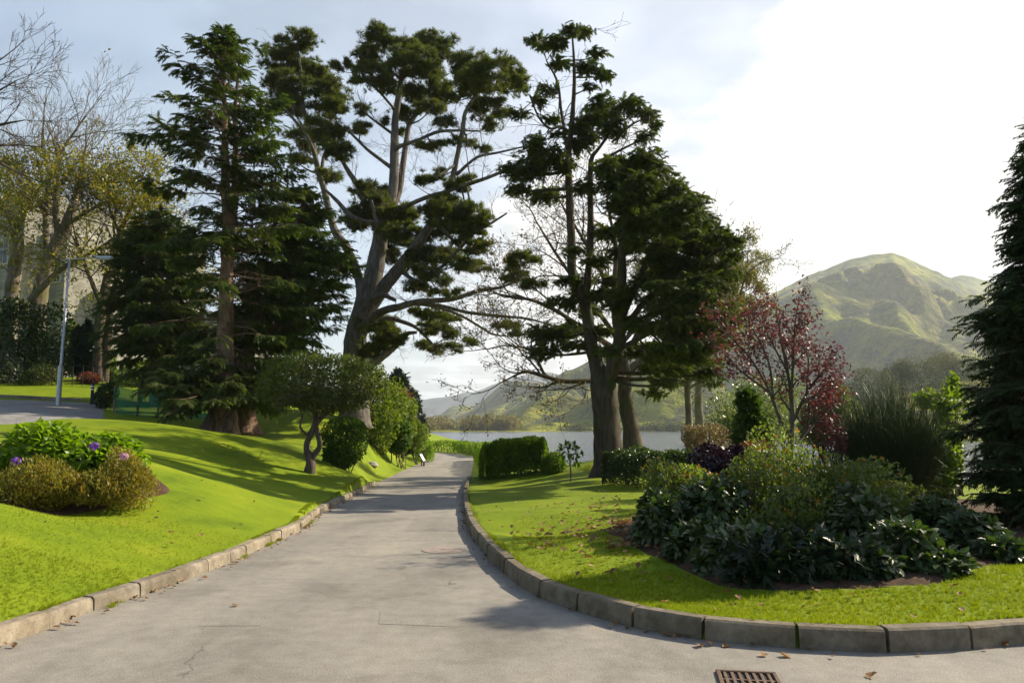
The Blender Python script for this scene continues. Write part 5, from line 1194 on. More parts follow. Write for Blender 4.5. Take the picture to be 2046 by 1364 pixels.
shrub("laurel_bush", "thin leafy branches with light green leaves high behind the broom", "shrub", [E(1890, 815, 17, 40, 55), E(1850, 800, 17, 30, 30), E(1905, 770, 17.3, 18, 40)], 1100, g, LEAF6, .13, M_SUNBUSH, stems=26, lump=.4, shell=.9, fill=0)
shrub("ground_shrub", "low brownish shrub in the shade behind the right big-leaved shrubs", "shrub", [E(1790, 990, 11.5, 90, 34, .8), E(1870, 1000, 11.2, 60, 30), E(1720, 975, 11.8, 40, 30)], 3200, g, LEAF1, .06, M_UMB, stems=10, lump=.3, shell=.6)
# broom: a sheaf of upright whippy stems
br = thing("broom_shrub", [*at(1785, 965, 13)[:2], gz(*at(1785, 965, 13)[:2])], "tall dark sheaf of whippy upright stems before the wooded headland", "shrub")
mb = MB(); n = 2600; c = np.array(br.location); az = g.random(n) * 6.283; rr = np.sqrt(g.random(n))
b0 = c + np.c_[np.cos(az) * rr * .28, np.sin(az) * rr * .28, np.zeros(n)]
hh = (2.15 - .85 * rr ** 2 + g.normal(size=n) * .12) * g.uniform(.55, 1, n); lean = np.c_[np.cos(az) * rr * .66, np.sin(az) * rr * .60, np.zeros(n)]
m1 = b0 + lean * .75 * hh[:, None] / 1.6 + np.c_[np.zeros((n, 2)), hh * .55]; m2 = b0 + lean * 1.15 * hh[:, None] / 1.6 + np.c_[np.zeros((n, 2)), hh] + g.normal(size=(n, 3)) * .06
mb.sticks(b0, m1, .007, .005, 3); mb.sticks(m1, m2, .005, .002, 3)
fu = g.random((n * 2, 1)); ii = g.integers(0, n, n * 2); s0 = m1[ii] * (1 - fu) + m2[ii] * fu; mb.sticks(s0, s0 + norm(m2[ii] - m1[ii] + g.normal(size=(n * 2, 3)) * .25) * g.uniform(.12, .35, (n * 2, 1)), .004, .0015, 3)
mb.build("foliage", M_BROOM, br)
# purple plum
g = np.random.default_rng(44)
pl = thing("plum_tree", [*at(1577, 930, 12)[:2], gz(*at(1577, 930, 12)[:2])], "young plum tree with glossy crimson-purple leaves in the right bed", "tree")
zb = pl.location.z
PL = [[(1578, 985, 15), (1578, 930, 13), (1580, 870, 11), (1582, 820, 9), (1578, 770, 7), (1565, 700, 5), (1556, 650, 3)],
 [(1580, 880, 8), (1556, 830, 7, .1), (1535, 775, 5, .2), (1495, 710, 4, .3), (1450, 665, 2, .4)], [(1580, 850, 8), (1604, 800, 6, -.1), (1628, 760, 4, -.2), (1648, 740, 2, -.3)],
 [(1580, 800, 6), (1585, 720, 5, -.2), (1588, 660, 3, -.3), (1592, 618, 2, -.3)], [(1545, 795, 5), (1535, 720, 4, -.2), (1500, 650, 3, -.3), (1480, 630, 2, -.4)],
 [(1540, 785, 5, .2), (1480, 740, 4, .5), (1446, 705, 2, .7)], [(1572, 740, 4), (1535, 670, 3, .4), (1520, 625, 2, .5)], [(1612, 785, 4, -.1), (1615, 720, 3, .2), (1605, 690, 2, .3)], [(1600, 805, 4), (1630, 790, 3, .4), (1645, 772, 2, .6)],
 [(1579, 900, 6, .1), (1615, 860, 5, .5), (1655, 820, 3, .8), (1665, 790, 2, .9)]]
leafy_tree(pl, 12, PL, dict(max=1, n=[5, 4], ang=.7, lr=.55, rr=.6, wig=.15, up=.05, rmin=.003), g, M_BARK_DARK, M_PLUM, per_limb=10, start=.34, tw=(.18, .40), per=5, leaf=.058, spread=.055, keep=1, flat=.9)
shrub("purple_shrub", "crimson-purple bush low on the right of the plum tree", "shrub", [E(1662, 860, 12.5, 20, 34), E(1678, 890, 12.5, 18, 36)], 420, g, LEAFW, .06, M_PLUM, stems=16, lump=.35, shell=.8, fill=0)

# ------------------------------------------------------------------ upper left background
g = np.random.default_rng(51)
sy = thing("sycamore_tree", [*at(50, 620, 46)[:2], gz(*at(50, 620, 46)[:2])], "pollarded sycamore with thick pale lopped limbs and bare top twigs before the stone building", "tree")
leafy_tree(sy, 46, [
 [(22, 790, 34), (18, 650, 28), (24, 580, 25), (30, 530, 22), (36, 475, 19), (24, 440, 17), (8, 418, 12), (-8, 405, 9)],
 [(32, 455, 17), (50, 420, 15, -.2), (68, 394, 13, -.4)],
 [(60, 790, 36), (72, 660, 31), (84, 560, 28), (108, 495, 26), (135, 445, 23), (150, 400, 15), (154, 375, 12)],
 [(118, 470, 16), (112, 420, 14, .3), (114, 362, 12, .4)],
 [(96, 520, 15, .5), (90, 430, 10, .7), (98, 350, 8, .9), (86, 300, 7, 1), (86, 255, 4, 1)],
 [(97, 360, 7, .9), (125, 300, 6, .6), (155, 255, 4, .3), (175, 225, 2, .2)], [(100, 390, 7, .9), (150, 330, 5, 1.4), (195, 290, 2, 1.8)], [(130, 450, 9, -.3), (180, 420, 6, -1), (215, 400, 3, -1.4)],
 [(90, 430, 8, .7), (50, 350, 6, 1.1), (30, 310, 3, 1.4)], [(60, 600, 14, -.4), (120, 540, 10, -1), (190, 500, 6, -1.5), (235, 470, 3, -2)], [(150, 400, 8), (175, 350, 5, .5), (200, 320, 3, .8)]],
 dict(max=3, n=[4, 3, 3], ang=.62, lr=.62, rr=.6, wig=.12, up=.035, rmin=.009), g, M_BARK_SYC, M_SYC, per_limb=8, start=.35, tw=(1.6, 3.0), per=4, leaf=.20, spread=.28, keep=.95, clus=-.30, zleaf=at(100, 350, 46)[2])
sy2 = thing("sycamore_tree", [*at(205, 690, 44)[:2], gz(*at(205, 690, 44)[:2])], "slimmer sycamore with yellowing leaves between the lamp post and the ragged cypress", "tree")
leafy_tree(sy2, 44, [
 [(198, 790, 24), (196, 700, 21), (203, 620, 18), (214, 550, 13), (238, 470, 9), (270, 395, 4)], [(212, 560, 10, .2), (255, 490, 7, .8), (305, 385, 4, 1.4), (318, 360, 2, 1.6)], [(202, 610, 10, -.3), (170, 530, 7, -.8), (150, 470, 3, -1)], [(206, 790, 18, .2), (214, 690, 16, .2), (222, 610, 13, .4), (235, 540, 9, .6), (228, 470, 5, .7), (230, 430, 3, .8)], [(240, 470, 6), (220, 420, 4, -.6), (215, 395, 2, -.8)], [(225, 600, 8, .4), (290, 540, 5, 1), (330, 500, 3, 1.4)]],
 dict(max=3, n=[4, 4, 3], ang=.68, lr=.62, rr=.6, wig=.13, up=.03, rmin=.009), g, M_BARK_DARK, M_SYC, per_limb=8, start=.35, tw=(1.4, 2.6), per=4, leaf=.19, spread=.28, keep=.9, clus=-.3, zleaf=at(250, 360, 44)[2])
bt = thing("bare_tree", [*at(-150, 700, 38)[:2], gz(*at(-150, 700, 38)[:2])], "leafless tree whose fine bare branches reach in from the left edge", "tree")
leafy_tree(bt, 38, [[(-150, 860, 50), (-146, 600, 36), (-130, 420, 26), (-100, 280, 16), (-70, 150, 8), (-60, 80, 3)], [(-135, 440, 16), (-80, 340, 11, -.6), (-20, 320, 7, -1), (35, 345, 3, -1.2)], [(-120, 360, 14, .3), (-60, 270, 9, .5), (0, 250, 6, .6), (50, 240, 2, .7)], [(-100, 280, 10), (-50, 210, 7, -.4), (0, 180, 4, -.7), (35, 160, 2, -.9)], [(-85, 200, 7), (-40, 150, 5, .5), (0, 120, 3, .8)], [(-125, 400, 11), (-50, 300, 8, 1), (20, 290, 4, 1.6)]],
 dict(max=3, n=[4, 3, 3], ang=.55, lr=.62, rr=.6, wig=.12, up=.02, rmin=.010), g, M_BARK_DARK, M_BROWN, per_limb=3, start=.4, tw=(1.3, 2.2), per=1, leaf=.1, spread=.1, keep=.02)
shrub("yew_hedge", "big dark evergreen mass under the pollarded sycamore", "shrub", [E(20, 668, 43.6, 72, 82, .5), E(98, 688, 43.6, 46, 76, .6), E(60, 722, 43.4, 84, 46, .5), E(-70, 660, 43.6, 70, 85, .6)], 9000, g, LEAF1, .24, M_DEEP, stems=6, lump=.14)
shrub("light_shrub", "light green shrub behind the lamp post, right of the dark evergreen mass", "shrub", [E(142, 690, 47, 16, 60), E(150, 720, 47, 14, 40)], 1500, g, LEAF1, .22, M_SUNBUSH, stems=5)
for (px, h_, lab) in [(158, 46, "left one of three dark columnar yews behind the bollard"), (174, 54, "middle and tallest of three dark columnar yews behind the bollard"), (191, 44, "right one of three dark columnar yews behind the bollard")]:
    shrub("columnar_yew", lab, "tree", [E(px, 745 - h_, 44, 11, h_)], 1300, g, SPRAY, .34, M_YEW, stems=3, up=1.2, out=.2, lump=.12, group="columnar yews behind the bollard")
shrub("variegated_shrub", "grey-green shrub with pale leaves at the left edge behind the railing", "shrub", [E(15, 745, 42, 30, 48), E(-20, 750, 42, 30, 45)], 1700, g, LEAF1, .17, leaf_mat("grey_green_leaves", [(.05, .07, .04), (.10, .12, .07), (.2, .22, .16)], .3), stems=6)
shrub("rose_bush", "brownish-green bush behind the railing left of the lamp post", "shrub", [E(78, 765, 41.6, 32, 34), E(60, 778, 41.6, 28, 24)], 1900, g, LEAF1, .13, M_UMB, stems=12, lump=.25)
shrub("red_shrub", "small reddish-topped shrub just left behind the bollard", "shrub", [E(180, 757, 43, 22, 15), E(178, 775, 43, 14, 18)], 900, g, LEAF1, .13, leaf_mat("red_leaves", [(.12, .04, .025), (.2, .06, .03)], .4, (1.5, .9, .6)), stems=8)
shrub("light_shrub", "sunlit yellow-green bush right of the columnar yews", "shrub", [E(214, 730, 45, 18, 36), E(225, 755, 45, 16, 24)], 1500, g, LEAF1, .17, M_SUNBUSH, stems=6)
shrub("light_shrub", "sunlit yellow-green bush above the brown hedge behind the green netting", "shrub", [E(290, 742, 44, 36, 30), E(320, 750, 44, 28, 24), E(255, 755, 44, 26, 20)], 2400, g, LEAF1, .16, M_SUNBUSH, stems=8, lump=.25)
shrub("dark_shrub", "dark bush at the left end of the green netting", "shrub", [E(206, 792, 34.5, 20, 28), E(222, 780, 35, 14, 20)], 1400, g, LEAF1, .12, M_DEEP, stems=8)
a, b_ = at(285, 800, 37.5), at(425, 800, 38.5)
hedge("beech_hedge", "low russet-topped hedge directly behind the green netting", [(a[0], a[1], .5), (b_[0], b_[1], .5)], 1.35, 3400, g, LEAF1, .10, leaf_mat("russet_hedge_leaves", [(.03, .05, .012), (.08, .06, .02), (.16, .08, .025)], .35), lump=.08)
# ------------------------------------------------------------------ stone building behind the trees, upper left
def stone_material(name, base):
    m, nt, b = new_mat(name); L = nt.links.new
    tcn = node(nt, 'ShaderNodeTexCoord'); V = tcn.outputs['Object']
    sep = node(nt, 'ShaderNodeSeparateXYZ'); L(V, sep.inputs[0]); ad = node(nt, 'ShaderNodeMath', operation='ADD'); L(sep.outputs[0], ad.inputs[0]); L(sep.outputs[1], ad.inputs[1])
    cm = node(nt, 'ShaderNodeCombineXYZ'); L(ad.outputs[0], cm.inputs[0]); L(sep.outputs[2], cm.inputs[1])
    bk = node(nt, 'ShaderNodeTexBrick', i_Scale=1.0); bk.inputs['Brick Width'].default_value = .7; bk.inputs['Row Height'].default_value = .32; bk.inputs['Mortar Size'].default_value = .012
    c = np.array(base); bk.inputs['Color1'].default_value = (*(c * .85), 1); bk.inputs['Color2'].default_value = (*(c * 1.12), 1); bk.inputs['Mortar'].default_value = (*(c * .62), 1); L(cm.outputs[0], bk.inputs['Vector'])
    nz = node(nt, 'ShaderNodeTexNoise', i_Scale=.7, i_Detail=5.0); L(V, nz.inputs['Vector']); r = ramp_node(nt, [(.3, (.75, .74, .72)), (.7, (1.1, 1.1, 1.08))]); L(nz.outputs['Fac'], r.inputs['Fac'])
    x = node(nt, 'ShaderNodeMix', data_type='RGBA', blend_type='MULTIPLY'); x.inputs['Factor'].default_value = 1; L(bk.outputs['Color'], x.inputs['A']); L(r.outputs['Color'], x.inputs['B'])
    L(x.outputs['Result'], b.inputs['Base Color']); b.inputs['Roughness'].default_value = .9; b.inputs['Specular IOR Level'].default_value = .15
    return m
M_STONE = stone_material("castle_stone", (.30, .28, .24)); M_DRESS = plain_mat("dressed_stone", (.36, .34, .29), .85, var=.12, scale=3)
M_GLASS = plain_mat("dark_window", (.03, .035, .04), .08, var=.1); M_SLATE = plain_mat("slate", (.10, .10, .11), .7)
RZ = math.radians(-24)
ca = thing("stone_castle", [*at(60, 620, 74)[:2], 4.2], "pale grey castellated stone mansion half hidden behind the left trees", "castle")
ax = np.array([math.cos(RZ), math.sin(RZ)]); ay = np.array([-ax[1], ax[0]])
def castle_block(px0, px1, pytop, Y, depth, name, windows=(), batt=True):
    """front face spans the pixels px0..px1 at distance Y; goes back by depth"""
    m = 1 / ppm(Y); w = (px1 - px0) * m / math.cos(RZ); c = at((px0 + px1) / 2, pytop, Y); top = c[2]; bot = 2.0
    mb_ = MB(); ctr = c[:2] + ay * depth / 2; mb_.box((ctr[0], ctr[1], (top + bot) / 2), (w, depth, top - bot), RZ)
    o = mb_.build(name, M_STONE, ca)
    def loc(u, v, z): p = c[:2] + ax * u + ay * v; return (p[0], p[1], z)
    db = MB()
    db.box(loc(0, depth / 2, top - .9), (w + .24, depth + .24, .22), RZ)
    if batt:
        n = max(2, int(w / 1.3))
        for i in range(n):
            for v in (0.12, depth - .12): db.box(loc(-w / 2 + (i + .5) * w / n, v, top + .32), (w / n * .56, .36, .66), RZ)
        nd = max(2, int(depth / 1.3))
        for i in range(nd):
            for s in (-1, 1): db.box(loc(s * (w / 2 - .16), (i + .5) * depth / nd, top + .325), (.36, depth / nd * .56, .65), RZ)
    db.build("battlement", M_DRESS, ca)
    for (u, zz, ww, hh) in windows:
        z = top - zz
        fr = MB(); fr.box(loc(u * w, .02, z + hh / 2 + .12), (ww + .5, .26, .22), RZ); fr.box(loc(u * w, .02, z - hh / 2 - .1), (ww + .5, .3, .18), RZ)
        for s in (-1, 1): fr.box(loc(u * w + s * (ww / 2 + .1), .0, z), (.2, .22, hh), RZ)
        fr.box(loc(u * w, .0, z), (.1, .16, hh), RZ); fr.box(loc(u * w, .0, z + hh * .1), (ww, .14, .1), RZ)
        f = fr.build("window", M_DRESS, ca); gl = MB(); gl.box(loc(u * w, -.03, z), (ww, .06, hh), RZ); gl.build("pane", M_GLASS, ca).parent = f
    return o
def fix_pane():
    for o in ca.children:
        for ch in o.children: ch.location = (0, 0, 0)
castle_block(-260, 108, 408, 72, 11, "wall", [(.22, 5.2, 1.3, 2.2), (.36, 5.2, 1.3, 2.2), (.05, 5.2, 1.3, 2.2), (.30, 9.4, 1.4, 2.4), (.10, 9.4, 1.4, 2.4)])
castle_block(100, 140, 470, 70, 5, "bay", [(0, 3.2, .8, 2.2)])
castle_block(138, 232, 588, 73, 9, "wing", [(-.25, 2.6, 1.0, 1.7), (.15, 2.6, 1.0, 1.7)])
castle_block(332, 370, 478, 84, 3.4, "tower", [(0, 3, .6, 1.6)])
castle_block(228, 470, 640, 82, 8, "wing", [(-.3, 3, 1.0, 1.8), (0, 3, 1.0, 1.8), (.3, 3, 1.0, 1.8)])
castle_block(0, 34, 398, 76, 2.5, "turret", [])
fix_pane()

# ------------------------------------------------------------------ lamp post, bollard, railing, netting
M_GALV = plain_mat("galvanised_steel", (.42, .45, .47), .45, .7, var=.12); M_IRON = plain_mat("black_iron", (.018, .018, .02), .5, .2); M_WHITE = plain_mat("white_band", (.75, .75, .72), .5, var=.05)
lp = at(117, 797, 34); lz = gz(lp[0], lp[1]); la = thing("lamp_post", (lp[0], lp[1], lz), "tall grey galvanised lamp post with a thin arm beside the upper road", "lamp post")
top = at(124, 519, 34); ztop = top[2]
mb = MB(); mb.tube([[lp[0], lp[1], lz + 1.75], [lp[0] + .02, lp[1], lz + 1.82], [lp[0] + .1, lp[1], ztop]], [.095, .062, .045], 12); mb.build("pole", M_GALV, la)
mb = MB(); mb.tube([[lp[0], lp[1], lz - .1], [lp[0], lp[1], lz + 1.75]], [.105, .1], 14); mb.box((lp[0], lp[1] - .1, lz + .8), (.1, .03, .5), 0, bev=.008); mb.build("base_section", M_GALV, la)
mb = MB(); mb.tube([[lp[0] - .28, lp[1], ztop - .02], [lp[0] + .1, lp[1], ztop + .02], [lp[0] + .7, lp[1], ztop + .06], [lp[0] + 1.35, lp[1], ztop + .09]], .025, 8); mb.build("arm", M_GALV, la)
mb = MB(); mb.box((lp[0] + 1.66, lp[1], ztop + .10), (.68, .22, .12), 0, bev=.04); mb.build("lamp_head", M_GALV, la)
mb = MB(); mb.box((lp[0] + 1.68, lp[1], ztop + .03), (.48, .16, .05), 0, bev=.02); mb.build("lamp_glass", plain_mat("lamp_glass", (.6, .6, .55), .15), la)
bp_ = at(183, 812, 36); bz = gz(bp_[0], bp_[1]); bo = thing("bollard", (bp_[0], bp_[1], bz), "black bollard with white bands at the edge of the upper road", "bollard")
mb = MB(); mb.tube([[bp_[0], bp_[1], bz - .1], [bp_[0], bp_[1], bz + .08], [bp_[0], bp_[1], bz + .1], [bp_[0], bp_[1], bz + .98], [bp_[0], bp_[1], bz + 1.04]], [.11, .11, .078, .07, .03], 16); mb.build("post", M_IRON, bo)
for zz in (.66, .80): mb = MB(); mb.tube([[bp_[0], bp_[1], bz + zz], [bp_[0], bp_[1], bz + zz + .07]], [.0765, .0755], 16, cap=False); mb.build("band", M_WHITE, bo)
# estate railing
ra = at(18, 800, 41); rb = at(282, 800, 42.5)
rl = thing("railing", [(ra[0] + rb[0]) / 2, (ra[1] + rb[1]) / 2, gz((ra[0] + rb[0]) / 2, (ra[1] + rb[1]) / 2)], "low black iron estate railing in front of the shrubs beyond the upper road", "railing")
posts = [ra[:2] + (rb[:2] - ra[:2]) * k / 13 for k in range(14)]
for p in posts: z = gz(*p); mb = MB(); mb.box((p[0], p[1], z + .5), (.035, .025, 1.2), 0); mb.build("post", M_IRON, rl)
for hh in (.35, .68, 1.05):
    mb = MB(); mb.tube([[p[0], p[1] - .022, gz(*p) + hh] for p in posts], .011, 6); mb.build("rail", M_IRON, rl)
# green netting fence
def net_material():
    m, nt, b = new_mat("green_netting"); L = nt.links.new
    tcn = node(nt, 'ShaderNodeTexCoord'); nz = node(nt, 'ShaderNodeTexNoise', i_Scale=3.0, i_Detail=5.0); L(tcn.outputs['Object'], nz.inputs['Vector'])
    r = ramp_node(nt, [(.3, (.005, .075, .055)), (.7, (.010, .16, .115))]); L(nz.outputs['Fac'], r.inputs['Fac']); L(r.outputs['Color'], b.inputs['Base Color']); b.inputs['Roughness'].default_value = .7
    tl = node(nt, 'ShaderNodeBsdfTranslucent'); tl.inputs['Color'].default_value = (.01, .28, .18, 1); tp = node(nt, 'ShaderNodeBsdfTransparent')
    m1 = node(nt, 'ShaderNodeMixShader'); m1.inputs['Fac'].default_value = .5; L(b.outputs[0], m1.inputs[1]); L(tl.outputs[0], m1.inputs[2])
    m2 = node(nt, 'ShaderNodeMixShader'); m2.inputs['Fac'].default_value = .30; L(m1.outputs[0], m2.inputs[1]); L(tp.outputs[0], m2.inputs[2]); L(m2.outputs[0], nt.nodes['Material Output'].inputs['Surface'])
    return m
M_NET = net_material(); M_WOODPOST = plain_mat("weathered_post", (.16, .14, .10), .85)
def netting(pxs, Y, lab):
    P = [at(px, 800, y)[:2] for px, y in zip(pxs, Y)]; m = sum(P) / len(P); ro = thing("netting_fence", (m[0], m[1], gz(*m)), lab, "fence")
    V = []; g2 = np.random.default_rng(4)
    for a_, b2 in zip(P[:-1], P[1:]):
        for t in np.linspace(0, 1, 7)[:-1]: V.append(a_ * (1 - t) + b2 * t)
    V.append(P[-1]); V = np.array(V); z = ground(V)[0]; rows = []
    for k, hh in enumerate(np.linspace(.02, 1.12, 7)): rows.append(np.c_[V[:, 0], V[:, 1] - .045 + .05 * np.sin(np.arange(len(V)) * 1.7 + k), z + hh + (.03 * np.sin(np.arange(len(V)) * 1.05) if k == 6 else 0)])
    rows = np.array(rows); b3 = MB(); b3.add(rows.reshape(-1, 3), grid_quads(7, len(V))); b3.build("netting", M_NET, ro)
    for p in P: b3 = MB(); b3.tube([[p[0], p[1], gz(*p) - .2], [p[0], p[1], gz(*p) + 1.2]], .04, 8); b3.build("post", M_WOODPOST, ro)
netting([229, 276, 317, 350, 384, 424], [32.2, 32.8, 33.3, 33.7, 34.1, 34.5], "long green netting fence on posts left of the ragged cypress trunk")
netting([524, 550, 580], [38, 38.6, 39.2], "short bright green piece of netting seen right of the ragged cypress trunk")
# upper road (car park)
def mid(px, py, Y): return at(px, py, Y)[:2]
cpoly = outline([mid(-500, 850, 22), mid(-100, 852, 22), mid(60, 846, 23), mid(150, 838, 25), mid(206, 826, 28), mid(212, 815, 33), mid(190, 808, 36.5), mid(0, 806, 35), mid(-300, 806, 33), mid(-700, 820, 28)], 70)
tag(drape("upper_road", cpoly, .035, asphalt_material("upper_asphalt", (.24, .23, .22), False), 14), kind='structure')
ek = np.array([[*mid(px, 806, y), 0] for px, y in [(-200, 34.2), (0, 35.6), (100, 36.3), (185, 37)]]); ek = smooth_poly(ek, 40)
_ez = [(p[1], gz(p[0], p[1]) + .02) for p in ek]
kerb("kerb", ek, -1, .13, .14, .9, M_KERB_L, gk, zfn=lambda Y: np.interp(Y, [q[0] for q in _ez], [q[1] for q in _ez]))

# ------------------------------------------------------------------ small things on the drive and the lawns
M_PANEL = plain_mat("sign_panel", (.78, .78, .74), .4, var=.04)
s0 = at(847, 919, 46); sz0 = gz(s0[0], s0[1]); sg = thing("sign_board", (s0[0], s0[1], sz0), "small white-faced information lectern on a dark post beside the drive", "sign")
mb = MB(); mb.box((s0[0], s0[1], sz0 + .18), (.09, .07, .42)); mb.box((s0[0] - .14, s0[1] + .02, sz0 + .18), (.06, .06, .42)); mb.build("post", M_IRON, sg)
def tilted(c, size, rx, rz):
    b4 = MB(); b4.box((0, 0, 0), size, 0, bev=.008); V = b4.v[0]; cr_, sr = math.cos(rx), math.sin(rx); V = np.c_[V[:, 0], V[:, 1] * cr_ - V[:, 2] * sr, V[:, 1] * sr + V[:, 2] * cr_]
    c2, s2 = math.cos(rz), math.sin(rz); b4.v[0] = np.c_[V[:, 0] * c2 - V[:, 1] * s2, V[:, 0] * s2 + V[:, 1] * c2, V[:, 2]] + np.array(c); return b4
tilted((s0[0] - .10, s0[1], sz0 + .56), (.70, .56, .04), math.radians(60), math.radians(84)).build("backing", M_IRON, sg)
nrm = np.array([math.sin(math.radians(84)) * math.sin(math.radians(60)), -math.cos(math.radians(84)) * math.sin(math.radians(60)), math.cos(math.radians(60))])
tilted(np.array((s0[0] - .10, s0[1], sz0 + .56)) + nrm * .024, (.60, .44, .012), math.radians(60), math.radians(84)).build("panel", M_PANEL, sg)
# drain grate
gp = road_pt(1497, 1361); M_CAST = plain_mat("rusty_cast_iron", (.12, .075, .05), .75, .3, var=.4, scale=20)
dg = thing("drain_grate", (gp[0], gp[1], 0), "rusty cast iron drain grate in the tarmac by the concrete kerb", "drain grate")
rz = math.radians(-9)
mb = MB(); w, d_ = .38, .32
cs, sn = math.cos(rz), math.sin(rz)
def gl(u, v, z): return (gp[0] + u * cs - v * sn, gp[1] + u * sn + v * cs, z)
for v in (-d_ / 2, d_ / 2): mb.box(gl(0, v, .006), (w, .028, .024), rz, bev=.004)
for u in (-w / 2 + .014, w / 2 - .014): mb.box(gl(u, 0, .0065), (.028, d_ - .03, .024), rz, bev=.004)
mb.build("frame", M_CAST, dg)
for k in range(7):
    mb = MB(); mb.box(gl(-w / 2 + .053 + k * .0456, 0, .004), (.022, d_ - .03, .018), rz + .0, bev=.003); mb.build("bar", M_CAST, dg)
mb = MB(); mb.box(gl(0, 0, .0045), (w - .05, .02, .014), rz); mb.build("bar", M_CAST, dg)
mb = MB(); mb.box(gl(0, 0, .0025), (w - .03, d_ - .02, .001), rz); mb.build("sump_shade", plain_mat("drain_shade", (.006, .006, .006), .9), dg)  # near-black sheet, paints the shade of the hollow below the bars
# stones by the pine
M_ROCK = plain_mat("grey_rock", (.28, .25, .21), .9, var=.4, scale=5)
def stone(px, py, Y, s, lab, seed, name="stone", flat=.6):
    g3 = np.random.default_rng(seed); c = at(px, py, Y); c[2] = gz(c[0], c[1]) + s[2] * .25
    u = np.linspace(0, math.pi, 9); v = np.linspace(0, 2 * math.pi, 13)[:-1]; P = np.array([[math.sin(a_) * math.cos(b5), math.sin(a_) * math.sin(b5), math.cos(a_)] for a_ in u for b5 in v])
    P = P * (1 + .28 * snoise(P * 1.3, 1, seed)[:, None] + .08 * snoise(P * 4, 1, seed + 2)[:, None]) * np.array(s); q = []
    for i in range(8):
        for j in range(12): q.append([i*12+j, (i+1)*12+j, (i+1)*12+(j+1) % 12, i*12+(j+1) % 12])
    b6 = MB(); b6.add(P + c, q); return tag(b6.build(name, M_ROCK, smooth=False, origin=c), lab, "stone")
stone(744, 905, 35.5, (.34, .3, .12), "flat pale stone on the lawn between the round bush and the pine", 3)

# fallen leaves
M_DRY = leaf_mat("dry_leaves", [(.10, .05, .02), (.20, .10, .04), (.28, .16, .07), (.30, .20, .10)], .25, (1.2, 1.1, .8), rough=.7, clump=3)
def dry_tmpl(seed):
    g4 = np.random.default_rng(seed); t, q = _leaf(.75, 5, .35, -.35); t = t.copy(); t[:, 2] += g4.normal(size=len(t)) * .06 + .25 * np.abs(t[:, 0]) ; t[:, 0] *= 1 + .3 * g4.normal(size=len(t)); t[:, 1] -= .5; t[:, 2] *= .6; t[:, 2] -= t[:, 2].min(); return t, q
DRY = [dry_tmpl(s) for s in range(4)]
g = np.random.default_rng(61)
def leaf_litter(name, pts, size, label=None):
    b7 = MB(); pts = np.asarray(pts)
    for t in range(4):
        w = slice(t, None, 4); k = len(pts[w]); az = g.random(k) * 6.283
        b7.inst(DRY[t], pts[w], np.c_[np.cos(az), np.sin(az), g.normal(size=k) * .25], norm(np.c_[g.normal(size=(k, 2)) * .35, np.ones(k)]), size * g.uniform(.6, 1.35, k))
    return tag(b7.build(name, M_DRY), kind='stuff')
L_ = []
for _ in range(460):
    px, py = 1180 + g.normal() * 80, 1035 + g.normal() * 52
    if g.random() < .25: px, py = g.uniform(960, 2040), g.uniform(1000, 1240)
    Y = 1.45 * F_PX / max(py - HORIZ, 30); p = at(px, py, Y); L_.append((p[0], p[1]))
for _ in range(90):
    px, py = g.uniform(0, 900), g.uniform(1000, 1280); Y = 1.4 * F_PX / (py - HORIZ); p = at(px, py, Y); L_.append((p[0], p[1]))
L_ = np.array(L_); z, sd_ = ground(L_); ok = (sd_ > .25) & (L_[:, 1] > 4.5) & (L_[:, 1] < 25)
leaf_litter("fallen_leaves", np.c_[L_[ok], z[ok] + .045], .062)
# along the kerbs
K_ = []
for e, sgn, n in ((kl, -1, 320), (right_s[right_s[:, 1] < 20], -1, 160)):
    for _ in range(n):
        p = e[g.integers(len(e))]
        if p[1] < 3: continue
        t = g.random() ** 2 * .16 + .02; K_.append([p[0] + (t if e is kl else -t * .5), p[1] - (t * .4 if e is kl else t), float(zroad(p[1])) + .015])
leaf_litter("fallen_leaves", K_, .045)
B_ = []
for _ in range(150): px, py = g.uniform(1214, 1300), g.uniform(1028, 1100); Y = 1.45 * F_PX / (py - HORIZ); p = at(px, py, Y); B_.append([p[0], p[1], gz(p[0], p[1]) + .04])
leaf_litter("fallen_leaves", B_, .07)
LEAF_SPOTS = [(1255, 1256), (1292, 1263), (1333, 1270), (1356, 1271), (1376, 1273), (1401, 1292), (1524, 1310), (1568, 1312), (1618, 1298), (1740, 1352), (1452, 1292)]
proto = None
for i, (px, py) in enumerate(LEAF_SPOTS):
    p = road_pt(px, py)
    if proto is None:
        b8 = MB(); b8.inst(DRY[1], np.zeros((1, 3)), np.array([[0, 1., 0]]), np.array([[0, 0, 1.]]), .095); proto = b8.build("fallen_leaf", M_DRY); o = proto
    else: o = proto.copy(); COL.objects.link(o)
    o.location = (p[0], p[1], p[2] + .004); o.rotation_euler = (g.normal() * .12, g.normal() * .12, g.random() * 6.28); s_ = g.uniform(.55, 1.1); o.scale = (s_, s_, s_)
    tag(o, "curled dry brown leaf lying on the tarmac near the concrete kerb", "leaf", "dry leaves on the tarmac near the concrete kerb")
o = proto.copy(); COL.objects.link(o); p = road_pt(468, 1211); o.location = (p[0], p[1], .004); o.rotation_euler = (0, .2, 1.2); tag(o, "single dry leaf out on the open tarmac, left of centre", "leaf"); o['group'] = "dry leaves on the tarmac near the concrete kerb"; del o['group']

